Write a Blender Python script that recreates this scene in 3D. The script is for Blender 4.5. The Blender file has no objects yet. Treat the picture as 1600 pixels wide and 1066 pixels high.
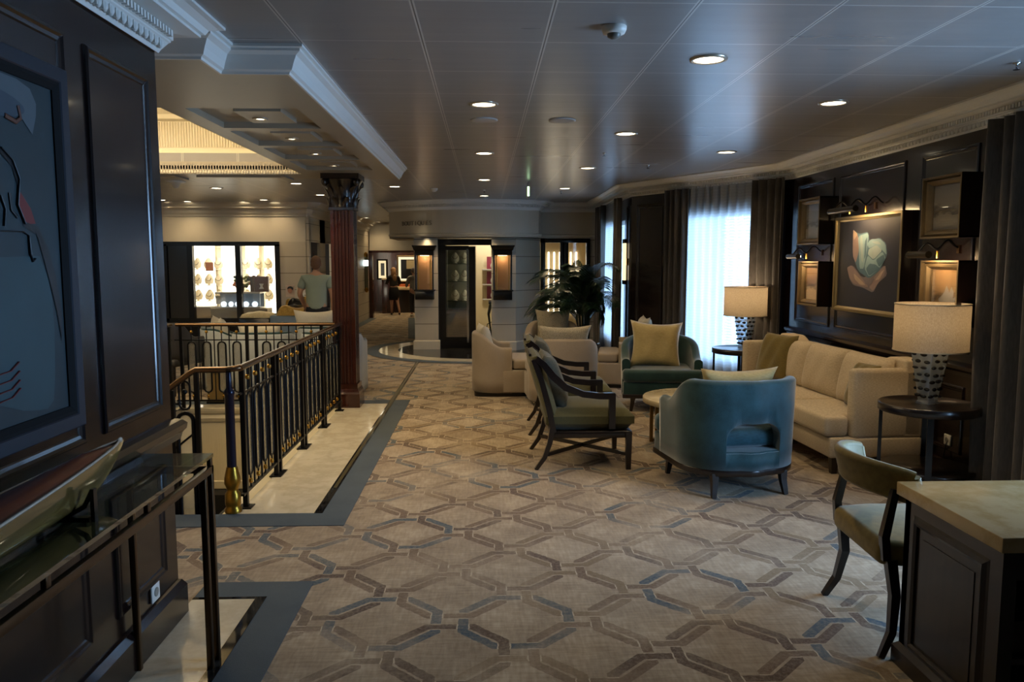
import bpy, math, random
from math import sin, cos, pi, radians as R, sqrt, hypot, atan2, tan
from mathutils import Vector as V, Matrix
C = bpy.context
S = C.scene
COL = S.collection
random.seed(11)
I4 = Matrix.Identity(4)

def T(x=0, y=0, z=0): return Matrix.Translation((x, y, z))
def RX(d): return Matrix.Rotation(R(d), 4, 'X')
def RY(d): return Matrix.Rotation(R(d), 4, 'Y')
def RZ(d): return Matrix.Rotation(R(d), 4, 'Z')

# ------------------------------------------------------------------ mesh builder
class MB:
    def __init__(s): s.v = []; s.f = []; s.m = []; s.s = []
    def add(s, vs, fs, mi=0, smooth=False, M=None):
        b = len(s.v)
        for p in vs:
            p = V(p)
            s.v.append(M @ p if M is not None else p)
        for f in fs:
            s.f.append([b + i for i in f]); s.m.append(mi); s.s.append(smooth)
        return s
    def box(s, x0, x1, y0, y1, z0, z1, mi=0, M=None):
        vs = [(x0,y0,z0),(x1,y0,z0),(x1,y1,z0),(x0,y1,z0),(x0,y0,z1),(x1,y0,z1),(x1,y1,z1),(x0,y1,z1)]
        return s.add(vs, [(0,3,2,1),(4,5,6,7),(0,1,5,4),(1,2,6,5),(2,3,7,6),(3,0,4,7)], mi, False, M)
    def taper(s, x0, x1, y0, y1, z0, z1, kx, ky, mi=0, M=None):
        """box whose bottom is scaled by kx, ky about its centre"""
        cx, cy = (x0+x1)/2, (y0+y1)/2
        b = [(cx+(x-cx)*kx, cy+(y-cy)*ky, z0) for x, y in ((x0,y0),(x1,y0),(x1,y1),(x0,y1))]
        t = [(x, y, z1) for x, y in ((x0,y0),(x1,y0),(x1,y1),(x0,y1))]
        return s.add(b+t, [(0,3,2,1),(4,5,6,7),(0,1,5,4),(1,2,6,5),(2,3,7,6),(3,0,4,7)], mi, False, M)
    def lathe(s, prof, n=24, mi=0, M=None, smooth=True, sx=1, sy=1, cap=True):
        vs = []; fs = []
        for r, z in prof:
            for k in range(n):
                a = 2*pi*k/n
                vs.append((r*cos(a)*sx, r*sin(a)*sy, z))
        for i in range(len(prof)-1):
            for k in range(n):
                k2 = (k+1) % n
                fs.append((i*n+k, i*n+k2, (i+1)*n+k2, (i+1)*n+k))
        s.add(vs, fs, mi, smooth, M)
        if cap:
            if prof[0][0] > 1e-6: s.add(vs[:n], [tuple(range(n-1, -1, -1))], mi, False, M)
            if prof[-1][0] > 1e-6: s.add(vs[-n:], [tuple(range(n))], mi, False, M)
        return s
    def ell(s, c, r, n=12, m=8, mi=0, M=None):
        pr = [(max(1e-5, cos(-pi/2+pi*i/m)), sin(-pi/2+pi*i/m)) for i in range(m+1)]
        vs = []; fs = []
        for a, z in pr:
            for k in range(n):
                t = 2*pi*k/n
                vs.append((c[0]+a*cos(t)*r[0], c[1]+a*sin(t)*r[1], c[2]+z*r[2]))
        for i in range(m):
            for k in range(n):
                k2 = (k+1) % n
                fs.append((i*n+k, i*n+k2, (i+1)*n+k2, (i+1)*n+k))
        return s.add(vs, fs, mi, True, M)
    def tube(s, pts, r, n=8, closed=False, mi=0, M=None, flat=1.0, smooth=True):
        pts = [V(p) for p in pts]; N = len(pts)
        rr = r if isinstance(r, (list, tuple)) else [r]*N
        tan_ = []
        for i in range(N):
            if closed: d = pts[(i+1) % N]-pts[i-1]
            else: d = pts[min(i+1, N-1)]-pts[max(i-1, 0)]
            tan_.append(d.normalized())
        up = V((0,0,1)) if abs(tan_[0].z) < .9 else V((1,0,0))
        u = (up - tan_[0]*up.dot(tan_[0])).normalized()
        vs = []; fs = []
        for i in range(N):
            u = (u - tan_[i]*u.dot(tan_[i])).normalized()
            w = tan_[i].cross(u)
            for k in range(n):
                a = 2*pi*(k+.5)/n
                vs.append(pts[i] + u*(cos(a)*rr[i]*flat) + w*(sin(a)*rr[i]))
        L = N if closed else N-1
        for i in range(L):
            j = (i+1) % N
            for k in range(n):
                k2 = (k+1) % n
                fs.append((i*n+k, i*n+k2, j*n+k2, j*n+k))
        s.add(vs, fs, mi, smooth and n > 4, M)
        if not closed:
            s.add(vs[:n], [tuple(range(n-1,-1,-1))], mi, False, M)
            s.add(vs[-n:], [tuple(range(n))], mi, False, M)
        return s
    def cyl(s, p0, p1, r, n=10, mi=0, M=None): return s.tube([p0, p1], r, n, False, mi, M)
    def sweep(s, path, prof, closed=False, nrm=(0,0,1), mi=0, M=None, smooth=False, side=1, cap=True):
        """profile points (a, b): a to the left of the path (times side), b along nrm; mitred corners"""
        P = [V(p) for p in path]; N = len(P); nz = V(nrm).normalized()
        vs = []; fs = []; K = len(prof)
        for i in range(N):
            d0 = (P[i]-P[i-1]).normalized() if (closed or i > 0) else None
            d1 = (P[(i+1) % N]-P[i]).normalized() if (closed or i < N-1) else None
            if d0 is None: d0 = d1
            if d1 is None: d1 = d0
            l0 = nz.cross(d0)*side; l1 = nz.cross(d1)*side
            b = l0+l1
            b = b/max(b.dot(l1), .15) if b.length > 1e-6 else l1
            for a, h in prof: vs.append(P[i]+b*a+nz*h)
        L = N if closed else N-1
        for i in range(L):
            j = (i+1) % N
            for k in range(K-1):
                q = (i*K+k, i*K+k+1, j*K+k+1, j*K+k)
                fs.append(q if side < 0 else q[::-1])
        s.add(vs, fs, mi, smooth, M)
        if not closed and cap:
            s.add(vs[:K], [tuple(range(K))], mi, False, M); s.add(vs[-K:], [tuple(range(K-1,-1,-1))], mi, False, M)
        return s
    def prism(s, poly, z0, z1, mi=0, M=None):
        n = len(poly)
        vs = [(x,y,z0) for x,y in poly]+[(x,y,z1) for x,y in poly]
        fs = [tuple(range(n-1,-1,-1)), tuple(range(n,2*n))]
        for i in range(n): fs.append((i,(i+1)%n,n+(i+1)%n,n+i))
        return s.add(vs, fs, mi, False, M)
    def grid(s, fn, nu, nv, mi=0, M=None, smooth=True):
        vs = [fn(i/nu, j/nv) for j in range(nv+1) for i in range(nu+1)]
        fs = [(j*(nu+1)+i, j*(nu+1)+i+1, (j+1)*(nu+1)+i+1, (j+1)*(nu+1)+i) for j in range(nv) for i in range(nu)]
        return s.add(vs, fs, mi, smooth, M)
    def pillow(s, w, h, t, mi=0, M=None, n=14, pinch=.06):
        """upright pillow in the xz plane, thickness along y, centred"""
        for sg in (-1, 1):
            def fn(a, b):
                u, v = 2*a-1, 2*b-1
                x = u*w/2*(1-pinch*(1-v*v)*abs(u)**2) ; z = v*h/2*(1-pinch*(1-u*u)*abs(v)**2)
                e = max(0, (1-u**4))*max(0, (1-v**4))
                y = sg*t/2*e**.55
                y += .006*sin(9*u+3*v)*e
                return (x, y, z)
            vs = [fn(i/n, j/n) for j in range(n+1) for i in range(n+1)]
            fs = [(j*(n+1)+i, j*(n+1)+i+1, (j+1)*(n+1)+i+1, (j+1)*(n+1)+i) for j in range(n) for i in range(n)]
            if sg > 0: fs = [f[::-1] for f in fs]
            s.add(vs, fs, mi, True, M)
        return s
    def build(s, name, mats, parent=None, bevel=0, seg=2, sub=0, weld=False, smooth=None):
        me = bpy.data.meshes.new(name)
        me.from_pydata([tuple(p) for p in s.v], [], s.f)
        if not isinstance(mats, (list, tuple)): mats = [mats]
        for m in mats: me.materials.append(m)
        for p, mi, sm in zip(me.polygons, s.m, s.s):
            p.material_index = mi; p.use_smooth = sm if smooth is None else smooth
        me.update()
        o = bpy.data.objects.new(name, me); COL.objects.link(o)
        if parent is not None: o.parent = parent
        if weld:
            w = o.modifiers.new('w', 'WELD'); w.merge_threshold = .0004
        if bevel:
            b = o.modifiers.new('b', 'BEVEL'); b.width = bevel; b.segments = seg; b.limit_method = 'ANGLE'; b.angle_limit = R(40)
            b.harden_normals = False
            for p in me.polygons: p.use_smooth = True
        if sub:
            q = o.modifiers.new('s', 'SUBSURF'); q.levels = sub; q.render_levels = sub
        return o

def tag(o, label=None, cat=None, group=None, kind=None):
    if label: o['label'] = label
    if cat: o['category'] = cat
    if group: o['group'] = group
    if kind: o['kind'] = kind
    return o
def thing(name, label, cat, loc=(0,0,0), rz=0, group=None):
    o = bpy.data.objects.new(name, None); COL.objects.link(o)
    o.empty_display_size = .1
    o.location = loc; o.rotation_euler = (0,0,R(rz))
    return tag(o, label, cat, group)
def struct(o): o['kind'] = 'structure'; return o
def dup(root, loc, rz, label, group=None):
    r = root.copy(); COL.objects.link(r); r.location = loc; r.rotation_euler = (0,0,R(rz)); r['label'] = label
    if group: r['group'] = group
    def rec(a, b):
        for ch in list(a.children):
            c = ch.copy(); COL.objects.link(c); c.parent = b; rec(ch, c)
    rec(root, r)
    return r
def realize(o):
    """bake the modifiers of an object into its mesh"""
    dg = C.evaluated_depsgraph_get(); dg.update()
    me = bpy.data.meshes.new_from_object(o.evaluated_get(dg))
    o.modifiers.clear(); o.data = me
    return o

# ------------------------------------------------------------------ materials
def lin(c):
    if isinstance(c, str):
        c = [int(c[i:i+2], 16)/255 for i in (0,2,4)]
        return tuple((x/12.92 if x <= .04045 else ((x+.055)/1.055)**2.4) for x in c)+(1,)
    return tuple(c)+(1,)
class N:
    """small helper around a node tree"""
    def __init__(s, name):
        s.mat = bpy.data.materials.new(name); s.mat.use_nodes = True
        s.t = s.mat.node_tree; s.t.nodes.clear()
        s.out = s.t.nodes.new('ShaderNodeOutputMaterial')
    def n(s, typ, **kw):
        nd = s.t.nodes.new(typ)
        for k, v in kw.items(): setattr(nd, k, v)
        return nd
    def set(s, sock, v):
        if hasattr(v, 'is_output') or isinstance(v, bpy.types.NodeSocket): s.t.links.new(v, sock)
        else:
            if sock.type == 'RGBA' and not isinstance(v, (int, float)): v = tuple(v) if len(v) == 4 else tuple(v)+(1,)
            sock.default_value = v
    def math(s, op, a, b=0, c=0):
        nd = s.n('ShaderNodeMath', operation=op)
        s.set(nd.inputs[0], a); s.set(nd.inputs[1], b)
        if op in ('MULTIPLY_ADD', 'COMPARE', 'SMOOTH_MIN', 'WRAP'): s.set(nd.inputs[2], c)
        return nd.outputs[0]
    def mix(s, f, a, b):
        nd = s.n('ShaderNodeMix', data_type='RGBA')
        s.set(nd.inputs[0], f); s.set(nd.inputs[6], a); s.set(nd.inputs[7], b)
        return nd.outputs[2]
    def ramp(s, f, stops, interp='LINEAR'):
        nd = s.n('ShaderNodeValToRGB'); cr = nd.color_ramp; cr.interpolation = interp
        while len(cr.elements) < len(stops): cr.elements.new(.5)
        for e, (p, c) in zip(cr.elements, stops): e.position = p; e.color = lin(c)
        s.set(nd.inputs[0], f); return nd.outputs[0]
    def coord(s, kind='Object', scale=None, rot=None):
        tc = s.n('ShaderNodeTexCoord').outputs[kind] if kind != 'World' else s.n('ShaderNodeNewGeometry').outputs['Position']
        if scale is None and rot is None: return tc
        mp = s.n('ShaderNodeMapping'); s.set(mp.inputs[0], tc)
        if scale is not None: mp.inputs['Scale'].default_value = scale
        if rot is not None: mp.inputs['Rotation'].default_value = rot
        return mp.outputs[0]
    def noise(s, vec, scale, detail=3, rough=.55, out=0):
        nd = s.n('ShaderNodeTexNoise'); s.set(nd.inputs['Vector'], vec)
        nd.inputs['Scale'].default_value = scale; nd.inputs['Detail'].default_value = detail; nd.inputs['Roughness'].default_value = rough
        return nd.outputs[out]
    def bump(s, h, strength=.2, dist=.01):
        nd = s.n('ShaderNodeBump'); nd.inputs['Strength'].default_value = strength; nd.inputs['Distance'].default_value = dist
        s.set(nd.inputs['Height'], h); return nd.outputs[0]
    def bsdf(s, color, rough=.5, metal=0, spec=.5, normal=None, coat=0, sheen=0, alpha=None, coat_rough=.08):
        b = s.n('ShaderNodeBsdfPrincipled')
        s.set(b.inputs['Base Color'], color); s.set(b.inputs['Roughness'], rough); s.set(b.inputs['Metallic'], metal)
        s.set(b.inputs['Specular IOR Level'], spec)
        if normal is not None: s.set(b.inputs['Normal'], normal)
        if coat: b.inputs['Coat Weight'].default_value = coat; b.inputs['Coat Roughness'].default_value = coat_rough
        if sheen: b.inputs['Sheen Weight'].default_value = sheen; b.inputs['Sheen Roughness'].default_value = .4
        if alpha is not None: s.set(b.inputs['Alpha'], alpha)
        return b.outputs[0]
    def end(s, sh): s.t.links.new(sh, s.out.inputs[0]); return s.mat

def M_plain(name, c, rough=.5, metal=0, spec=.5, var=.12, vs=6, bump=0, bs=60, coat=0, sheen=0, coord='Object'):
    """solid colour with slight procedural variation"""
    k = N(name); co = k.coord(coord); c = lin(c)
    nz = k.noise(co, vs, 4)
    d = tuple(max(0, x*(1-var)) for x in c[:3])+(1,); l = tuple(min(1, x*(1+var)) for x in c[:3])+(1,)
    col = k.mix(nz, d, l)
    nm = k.bump(k.noise(co, bs, 3), bump, .004) if bump else None
    return k.end(k.bsdf(col, rough, metal, spec, nm, coat, sheen))
def M_wood(name, c1, c2, rough=.22, scale=(1,1,.09), coat=.35, spec=.5):
    k = N(name); co = k.coord('World', scale)
    g = k.noise(co, 26, 5, .6); g2 = k.noise(co, 4, 3)
    f = k.math('ADD', k.math('MULTIPLY', g, .7), k.math('MULTIPLY', g2, .3))
    col = k.ramp(f, [(.32, c1), (.68, c2)])
    return k.end(k.bsdf(col, rough, 0, spec, k.bump(g, .03, .003), coat))
def M_fabric(name, c1, c2, weave=(220, 220, 220), rough=.9, bump=.35, sheen=.3, big=4, mottle=.5):
    k = N(name); co = k.coord('Object', weave)
    w = k.noise(co, 1.0, 2); b = k.noise(k.coord('Object'), big, 4)
    f = k.math('ADD', k.math('MULTIPLY', w, 1-mottle), k.math('MULTIPLY', b, mottle))
    col = k.ramp(f, [(.33, c1), (.67, c2)])
    return k.end(k.bsdf(col, rough, 0, .2, k.bump(w, bump, .003), 0, sheen))
def M_emit(name, c, st):
    k = N(name); e = k.n('ShaderNodeEmission'); e.inputs[0].default_value = lin(c); e.inputs[1].default_value = st
    return k.end(e.outputs[0])
def M_glass(name, tint='ffffff', refl=.12, rough=.02):
    k = N(name); t = k.n('ShaderNodeBsdfTransparent'); t.inputs[0].default_value = lin(tint)
    g = k.n('ShaderNodeBsdfGlossy'); g.inputs['Roughness'].default_value = rough
    lw = k.n('ShaderNodeLayerWeight'); lw.inputs[0].default_value = .35
    f = k.math('ADD', k.math('MULTIPLY', lw.outputs['Facing'], .45), refl)
    m = k.n('ShaderNodeMixShader'); k.set(m.inputs[0], f); k.t.links.new(t.outputs[0], m.inputs[1]); k.t.links.new(g.outputs[0], m.inputs[2])
    return k.end(m.outputs[0])

WOOD = M_wood('mahogany', '0e0707', '1c0e0c', .25, coat=.25, spec=.6)
WOODR = M_wood('red mahogany', '1f0c08', '42190f', .25)
WOODD = M_wood('dark stained wood', '0f0a09', '22150f', .3)
CREAM = M_plain('cream paint', 'c9bfab', .55, var=.05)
CREAMW = M_plain('warm cream paint', 'd3c6a6', .6, var=.05)
WHITE = M_plain('white plaster moulding', 'd8d6d0', .45, var=.04)
BLACK = M_plain('black lacquer', '0b0b0d', .25, var=.2)
IRON = M_plain('black wrought iron', '0d0d10', .38, .6, var=.2)
BRASS = M_plain('aged brass', 'a87e35', .28, 1, var=.15)
BRONZE = M_plain('bronze', '5a4530', .32, .9, var=.2)
GOLD = M_plain('antique gold leaf', '75654a', .45, .6, var=.2, vs=30)
CHROME = M_plain('polished metal', 'b9bcc2', .18, 1, var=.05)
WPLAS = M_plain('white plastic', 'd9d5cc', .4, var=.03)
GLASS = M_glass('clear glass')
GLASSG = M_glass('greenish glass', 'cfe0d6', .14)
DARKVOID = M_plain('dark stairwell depth', '0c0a09', .9, var=.3)  # near black colour stands for the unlit depth of the stairwell
# ------------------------------------------------------------------ carpet and ceiling materials
def carpet_mat():
    k = N('octagon link carpet'); P = k.coord('World')
    sx = k.n('ShaderNodeSeparateXYZ'); k.set(sx.inputs[0], P); X, Y = sx.outputs[0], sx.outputs[1]
    wob = k.noise(P, 30, 2)
    wv = k.math('MULTIPLY', k.math('SUBTRACT', wob, .5), .012)
    PX, PY = .61, .594
    def cell(ox, oy, seed):
        x = k.math('SUBTRACT', k.math('ADD', X, wv), ox); y = k.math('SUBTRACT', k.math('ADD', Y, wv), oy)
        us = k.math('WRAP', x, PX/2, -PX/2); vs = k.math('WRAP', y, PY/2, -PY/2)
        u = k.math('ABSOLUTE', us); v = k.math('ABSOLUTE', vs)
        ix = k.math('FLOOR', k.math('ADD', k.math('DIVIDE', x, PX), .5)); iy = k.math('FLOOR', k.math('ADD', k.math('DIVIDE', y, PY), .5))
        d = k.math('MAXIMUM', k.math('MAXIMUM', u, v), k.math('MULTIPLY', k.math('ADD', u, v), .7071))
        e = k.math('ABSOLUTE', k.math('SUBTRACT', d, .243))
        ring = k.math('LESS_THAN', e, .0235); halo = k.math('LESS_THAN', e, .030)
        over = k.math('GREATER_THAN', k.math('MULTIPLY', k.math('SUBTRACT', u, v), k.math('MULTIPLY', us, vs)), 0)
        cb = k.n('ShaderNodeCombineXYZ'); k.set(cb.inputs[0], ix); k.set(cb.inputs[1], iy); cb.inputs[2].default_value = seed
        wn = k.n('ShaderNodeTexWhiteNoise', noise_dimensions='3D'); k.set(wn.inputs[0], cb.outputs[0])
        c = k.ramp(wn.outputs[0], [(0, '544232'), (.2, '6a5540'), (.4, '5a4636'), (.58, '45525a'), (.7, '776449'), (.82, '3c4c55')], 'CONSTANT')
        return ring, halo, over, c
    ra, ha, oa, ca = cell(.14, 3.46, 1.3)
    rb, hb, ob, cb_ = cell(.445, 3.757, 7.7)
    # base field, faded and streaky like worn wool
    n1 = k.noise(k.coord('World', (1.2, 1.2, 1)), 2.2, 5, .65); n2 = k.noise(k.coord('World', (60, 9, 1)), 1, 3); n3 = k.noise(k.coord('World', (9, 60, 1)), 1, 3)
    nf = k.noise(P, 420, 2)
    f = k.math('ADD', k.math('MULTIPLY', n1, .5), k.math('ADD', k.math('MULTIPLY', n2, .25), k.math('MULTIPLY', n3, .25)))
    base = k.ramp(f, [(.34, '7f6f5a'), (.5, 'a08f77'), (.62, 'baaa91')])
    base = k.mix(k.math('MULTIPLY', nf, .25), base, lin('70624f'))
    light = k.mix(.6, base, lin('bfb097'))
    fade = k.ramp(k.noise(P, 1.4, 4, .6), [(.36, (.30,.30,.30)), (.56, (1,1,1))])
    grain = k.ramp(k.noise(P, 55, 3, .7), [(.3, (.55,.55,.55)), (.6, (1,1,1))])
    st = k.math('MULTIPLY', fade, grain)
    colA = k.mix(st, base, ca); colB = k.mix(st, base, cb_)
    c = base
    c = k.mix(rb, c, colB)
    c = k.mix(k.math('MULTIPLY', ha, k.math('MULTIPLY', rb, oa)), c, light)
    # ring A everywhere, except where B passes over it
    underA = k.math('SUBTRACT', 1, oa)
    bover = k.math('MULTIPLY', rb, underA); bhalo = k.math('MULTIPLY', k.math('MULTIPLY', hb, underA), ra)
    c2 = k.mix(ra, c, colA)
    c2 = k.mix(bhalo, c2, light)
    c2 = k.mix(bover, c2, colB)
    nm = k.bump(nf, .5, .004)
    return k.end(k.bsdf(c2, .95, 0, .1, nm, 0, .15))
CARPET = carpet_mat()
CARPB = M_fabric('blue grey carpet border', '3c4449', '4f575b', (300,300,300), .95, .5, .15, 3, .5)
def marble_mat(name, c1, c2, rough=.1):
    k = N(name); P = k.coord('World'); n1 = k.noise(P, 2.5, 8, .65); n2 = k.noise(P, 14, 5)
    vein = k.math('ABSOLUTE', k.math('SUBTRACT', n1, .5))
    f = k.math('ADD', k.math('MULTIPLY', vein, 4), k.math('MULTIPLY', n2, .25))
    return k.end(k.bsdf(k.ramp(f, [(.08, c1), (.5, c2)]), rough, 0, .5))
MARBLE = marble_mat('cream marble', 'c6bba2', 'd8cfb8', .09)
MARBLK = marble_mat('black marble', '3c3a36', '0f0f11', .05)
MARTOP = marble_mat('beige marble', 'bfa26c', 'd2b98a', .2)
def ceil_mat():
    k = N('metal ceiling panels'); P = k.coord('World')
    sx = k.n('ShaderNodeSeparateXYZ'); k.set(sx.inputs[0], P)
    u = k.math('ABSOLUTE', k.math('WRAP', k.math('SUBTRACT', sx.outputs[0], .3), .3, -.3))
    v = k.math('ABSOLUTE', k.math('WRAP', k.math('SUBTRACT', sx.outputs[1], 3.99), .305, -.305))
    l1 = k.math('LESS_THAN', u, .011); l0 = k.math('LESS_THAN', u, .003); l2 = k.math('LESS_THAN', v, .0045)
    base = k.mix(k.noise(P, 3, 4), lin('7f7b78'), lin('8d8986'))
    c = k.mix(l2, base, lin('b5b1ab')); c = k.mix(l1, c, lin('bdb8b0')); c = k.mix(l0, c, lin('55504c'))
    st = k.noise(k.coord('World', (.6, 7, 1)), 1.5, 2, .5)
    rg = k.math('ADD', k.math('MULTIPLY', st, .12), .24)
    h = k.math('MULTIPLY', st, .5)
    return k.end(k.bsdf(c, rg, 0, .55, k.bump(h, .10, .02)))
CEIL = ceil_mat()
SOFF = M_plain('beige soffit paint', '9d927f', .35, var=.05)
COVE = M_plain('warm white cove plaster', 'e6dcc4', .6, var=.03)

# ------------------------------------------------------------------ floor
f = MB()
f.box(-1.62, 4.6, -2.2, 16, -.3, 0); f.box(-1.62, 4.6, 16, 28, -.3, 0)
f.box(-8.2, -1.62, -2.2, 5.03, -.3, 0); f.box(-8.2, -3.45, 5.03, 8.8, -.3, 0); f.box(-8.2, -1.62, 8.8, 28, -.3, 0)
struct(f.build('floor', CARPET))
b = MB()
b.prism([(-1.9,4.79),(-.885,4.79),(-.885,9.22),(-1.45,9.22),(-1.45,8.97),(-1.065,8.97),(-1.065,5.03),(-3.45,5.03),(-3.45,4.79)][1:], .0, .004)
b.box(-1.075, -.885, -2, 3.93, 0, .004); b.box(-1.43, -1.075, 3.745, 3.93, 0, .004)
b.box(-3.6, -3.45, 4.79, 9.1, 0, .004); b.box(-3.6, -1.6, 8.98, 9.2, 0, .004)
b.box(-2.1, -1.95, 12.3, 13.3, 0, .004) if False else None
b.prism([(-1.62,16.6),(-1.32,16.6),(-1.98,22.6),(-2.2,22.6)], 0, .004)
b.prism([(-3.33,15.2),(-3.1,15.2),(-3.1,22.6),(-3.33,22.6)], 0, .004)
struct(b.build('trim_carpet_border', CARPB))
m = MB()
m.box(-1.62, -1.12, 5.03, 8.97, 0, .006); m.box(-1.43, -1.125, -2, 3.72, 0, .006)
m.box(-3.45, -1.62, 8.8, 8.98, 0, .006); m.box(-3.52, -3.40, 5.03, 8.8, 0, .006)
struct(m.build('floor_marble_strip', MARBLE))
m = MB()
for x0, x1, y0, y1 in ((-1.12,-1.065,5.03,5.6),(-1.125,-1.075,-2,3.745),(-1.43,-1.125,3.72,3.745)): m.box(x0,x1,y0,y1,0,.007)
for x0, x1 in ((-1.12,-1.105),(-1.08,-1.065)): m.box(x0,x1,5.6,12.7,0,.007)
struct(m.build('trim_black_inlay', MARBLK))
m = MB(); m.box(-1.105, -1.08, 5.6, 12.7, 0, .0065); struct(m.build('trim_brass_inlay', M_plain('dull olive brass', '6f6748', .3, .6)))
# oval marble apron in front of the boutique
def disc(cx, cy, r0, r1, z, a0=0, a1=360, n=64):
    mb = MB(); vs = []; fs = []
    for i in range(n+1):
        a = R(a0+(a1-a0)*i/n)
        vs += [(cx+r0*cos(a), cy+r0*sin(a), z), (cx+r1*cos(a), cy+r1*sin(a), z)]
    for i in range(n): fs.append((2*i,2*i+1,2*i+3,2*i+2))
    return mb.add(vs, fs)
struct(disc(-.1, 14.55, 1.86, 2.1, .008).build('trim_apron_border', CARPB))
struct(disc(-.1, 14.55, 1.5, 1.86, .009).build('floor_apron_ring', MARBLE))
struct(disc(-.1, 14.55, 0.001, 1.5, .010).build('floor_apron', MARBLK))

# ------------------------------------------------------------------ stairwell
w = MB()
w.box(-3.45, -1.62, 8.785, 8.9, -3, -.001); w.box(-1.72, -1.62, 5.03, 8.8, -3, -.001); w.box(-3.55, -3.45, 5.03, 8.8, -3, -.001); w.box(-3.45, -1.62, 4.93, 5.03, -3, -.001)
struct(w.build('wall_stairwell', CREAMW))
w = MB()
pr = [(0,-.16),(.03,-.15),(.045,-.11),(.03,-.07),(.05,-.05),(.06,-.02),(.06,0),(0,0)]
w.sweep([(-1.72,8.8,0),(-3.45,8.8,0)], pr, side=1); w.sweep([(-3.45,8.8,0),(-3.45,5.03,0)], pr, side=1)
w.sweep([(-1.72,8.8,-.82),(-3.45,8.8,-.82)], [(0,-.1),(.03,-.1),(.03,-.02),(0,.0)], side=1)
for i in range(58):
    x = -1.74-i*.029
    w.tube([(x,8.795,-.3),(x,8.795,-.84)], .0125, 6)
struct(w.build('trim_stairwell_fluting', CREAMW))
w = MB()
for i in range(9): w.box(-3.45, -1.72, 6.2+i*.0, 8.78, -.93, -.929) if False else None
w.box(-3.45, -1.72, 8.55, 8.79, -3, -.93)  # dark slab standing for the shade below the fluting
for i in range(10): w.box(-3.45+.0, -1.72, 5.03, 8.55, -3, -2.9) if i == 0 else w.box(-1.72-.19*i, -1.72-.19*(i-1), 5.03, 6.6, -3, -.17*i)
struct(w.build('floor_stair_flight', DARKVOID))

# ------------------------------------------------------------------ ceiling with soffit and lit recess
Hc = 2.72
c = MB()
for x0,x1,y0,y1 in ((-1.9,4.7,-2.2,28),(-8.2,-1.9,-2.2,4.8),(-8.2,-1.9,8.86,28)): c.box(x0,x1,y0,y1,Hc,Hc+.1)
struct(c.build('ceiling', CEIL))
s_ = MB(); zs = 2.59
holes = [(-1.855,-1.165,5.05+.868*i,5.05+.868*i+.74) for i in range(4)]
far_holes = [(-4.3,-3.2,8.9,9.25),(-2.95,-1.95,8.9,9.25)]
def slab(mb, x0, x1, y0, y1, z0, z1): mb.box(x0, x1, y0, y1, z0, z1)
slab(s_, -8, -1.0, 4.15, 5.05, zs, Hc); slab(s_, -8, -1.34, 3.86, 4.15, zs, Hc)
slab(s_, -1.165, -1.0, 5.05, 9.35, zs, Hc); slab(s_, -2.0, -1.855, 5.05, 9.35, zs, Hc)
ys = [5.05]
for i in range(4):
    y0 = 5.05+.868*i
    slab(s_, -1.855, -1.165, y0+.74, y0+.868 if i < 3 else 9.35, zs, Hc)
    slab(s_, -1.855, -1.165, y0, y0+.74, zs+.042, Hc)
    s_.box(-1.60, -1.30, y0+.14, y0+.57, zs+.008, zs+.06)
slab(s_, -8, -2.0, 8.8, 9.35, zs, Hc); slab(s_, -8, -5.6, 5.05, 8.8, zs, Hc)
for x0 in (-4.4, -3.2):
    s_.box(x0, x0+1.0, 8.98, 9.02, zs-.02, zs); s_.box(x0+.95, x0+1.0, 8.9, 9.3, zs-.02, zs)
struct(s_.build('ceiling_soffit', SOFF))
cr = MB()
prs = [(0,0),(.012,0),(.016,.012),(.03,.02),(.042,.05),(.06,.085),(.085,.1),(.085,.112),(.1,.116),(.1,.13)]
cr.sweep([(-1.0,9.35,zs),(-1.0,4.15,zs),(-1.34,4.15,zs),(-1.34,3.86,zs),(-1.62,3.86,zs)], prs, side=1)
struct(cr.build('trim_soffit_crown', WHITE))
# lit recess above the stairwell
rc = MB()
x0,x1,y0,y1 = -5.6,-2.0,5.05,8.8
rc.box(x0-.35, x1+.35, y1+.28, y1+.34, zs+.1, 3.5); rc.box(x0-.35, x1+.35, y0-.34, y0-.28, zs+.1, 3.5)
rc.box(x1+.28, x1+.34, y0-.3, y1+.3, zs+.1, 3.5); rc.box(x0-.34, x0-.28, y0-.3, y1+.3, zs+.1, 3.5)
rc.box(x0-.4, x1+.4, y0-.4, y1+.4, 3.5, 3.55)
struct(rc.build('ceiling_recess', COVE))
rt = MB()
loop = [(x0,y0,0),(x1,y0,0),(x1,y1,0),(x0,y1,0)]
prr = [(0,zs),(-.01,zs),(-.01,zs+.03),(.0,zs+.035),(-.03,zs+.075),(-.03,zs+.095),(-.05,zs+.1),(-.05,zs+.13),(-.09,zs+.16),(-.09,zs+.2),(-.16,zs+.24),(-.2,2.88),(-.2,3.18),(-.15,3.2),(-.15,3.25),(-.1,3.3),(-.1,3.36),(-.3,3.36)]
rt.sweep(loop, prr, closed=True, side=1)
for i in range(120):
    x = x0+.015+i*.03
    rt.box(x, x+.018, y1-.0, y1+.03, zs+.05, zs+.088)
    rt.ell((x+.008, y1+.0, zs+.02), (.011,.012,.02), 6, 4)
for i in range(130):
    x = x0-.1+i*.03
    rt.tube([(x, y1+.195, 2.9),(x, y1+.195, 3.17)], .011, 6)
struct(rt.build('trim_recess_moulding', COVE))
EM_COVE = M_emit('warm cove lamp', (1,.85,.6), 34)
cv = MB()
cv.box(x0-.2, x1+.2, y1+.16, y1+.2, 3.38, 3.4); cv.box(x0-.2, x1+.2, y0-.2, y0-.16, 3.38, 3.4)
tag(cv.build('cove_light_strip', EM_COVE), 'warm light strip hidden on the ledge of the ceiling recess', 'light')

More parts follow.
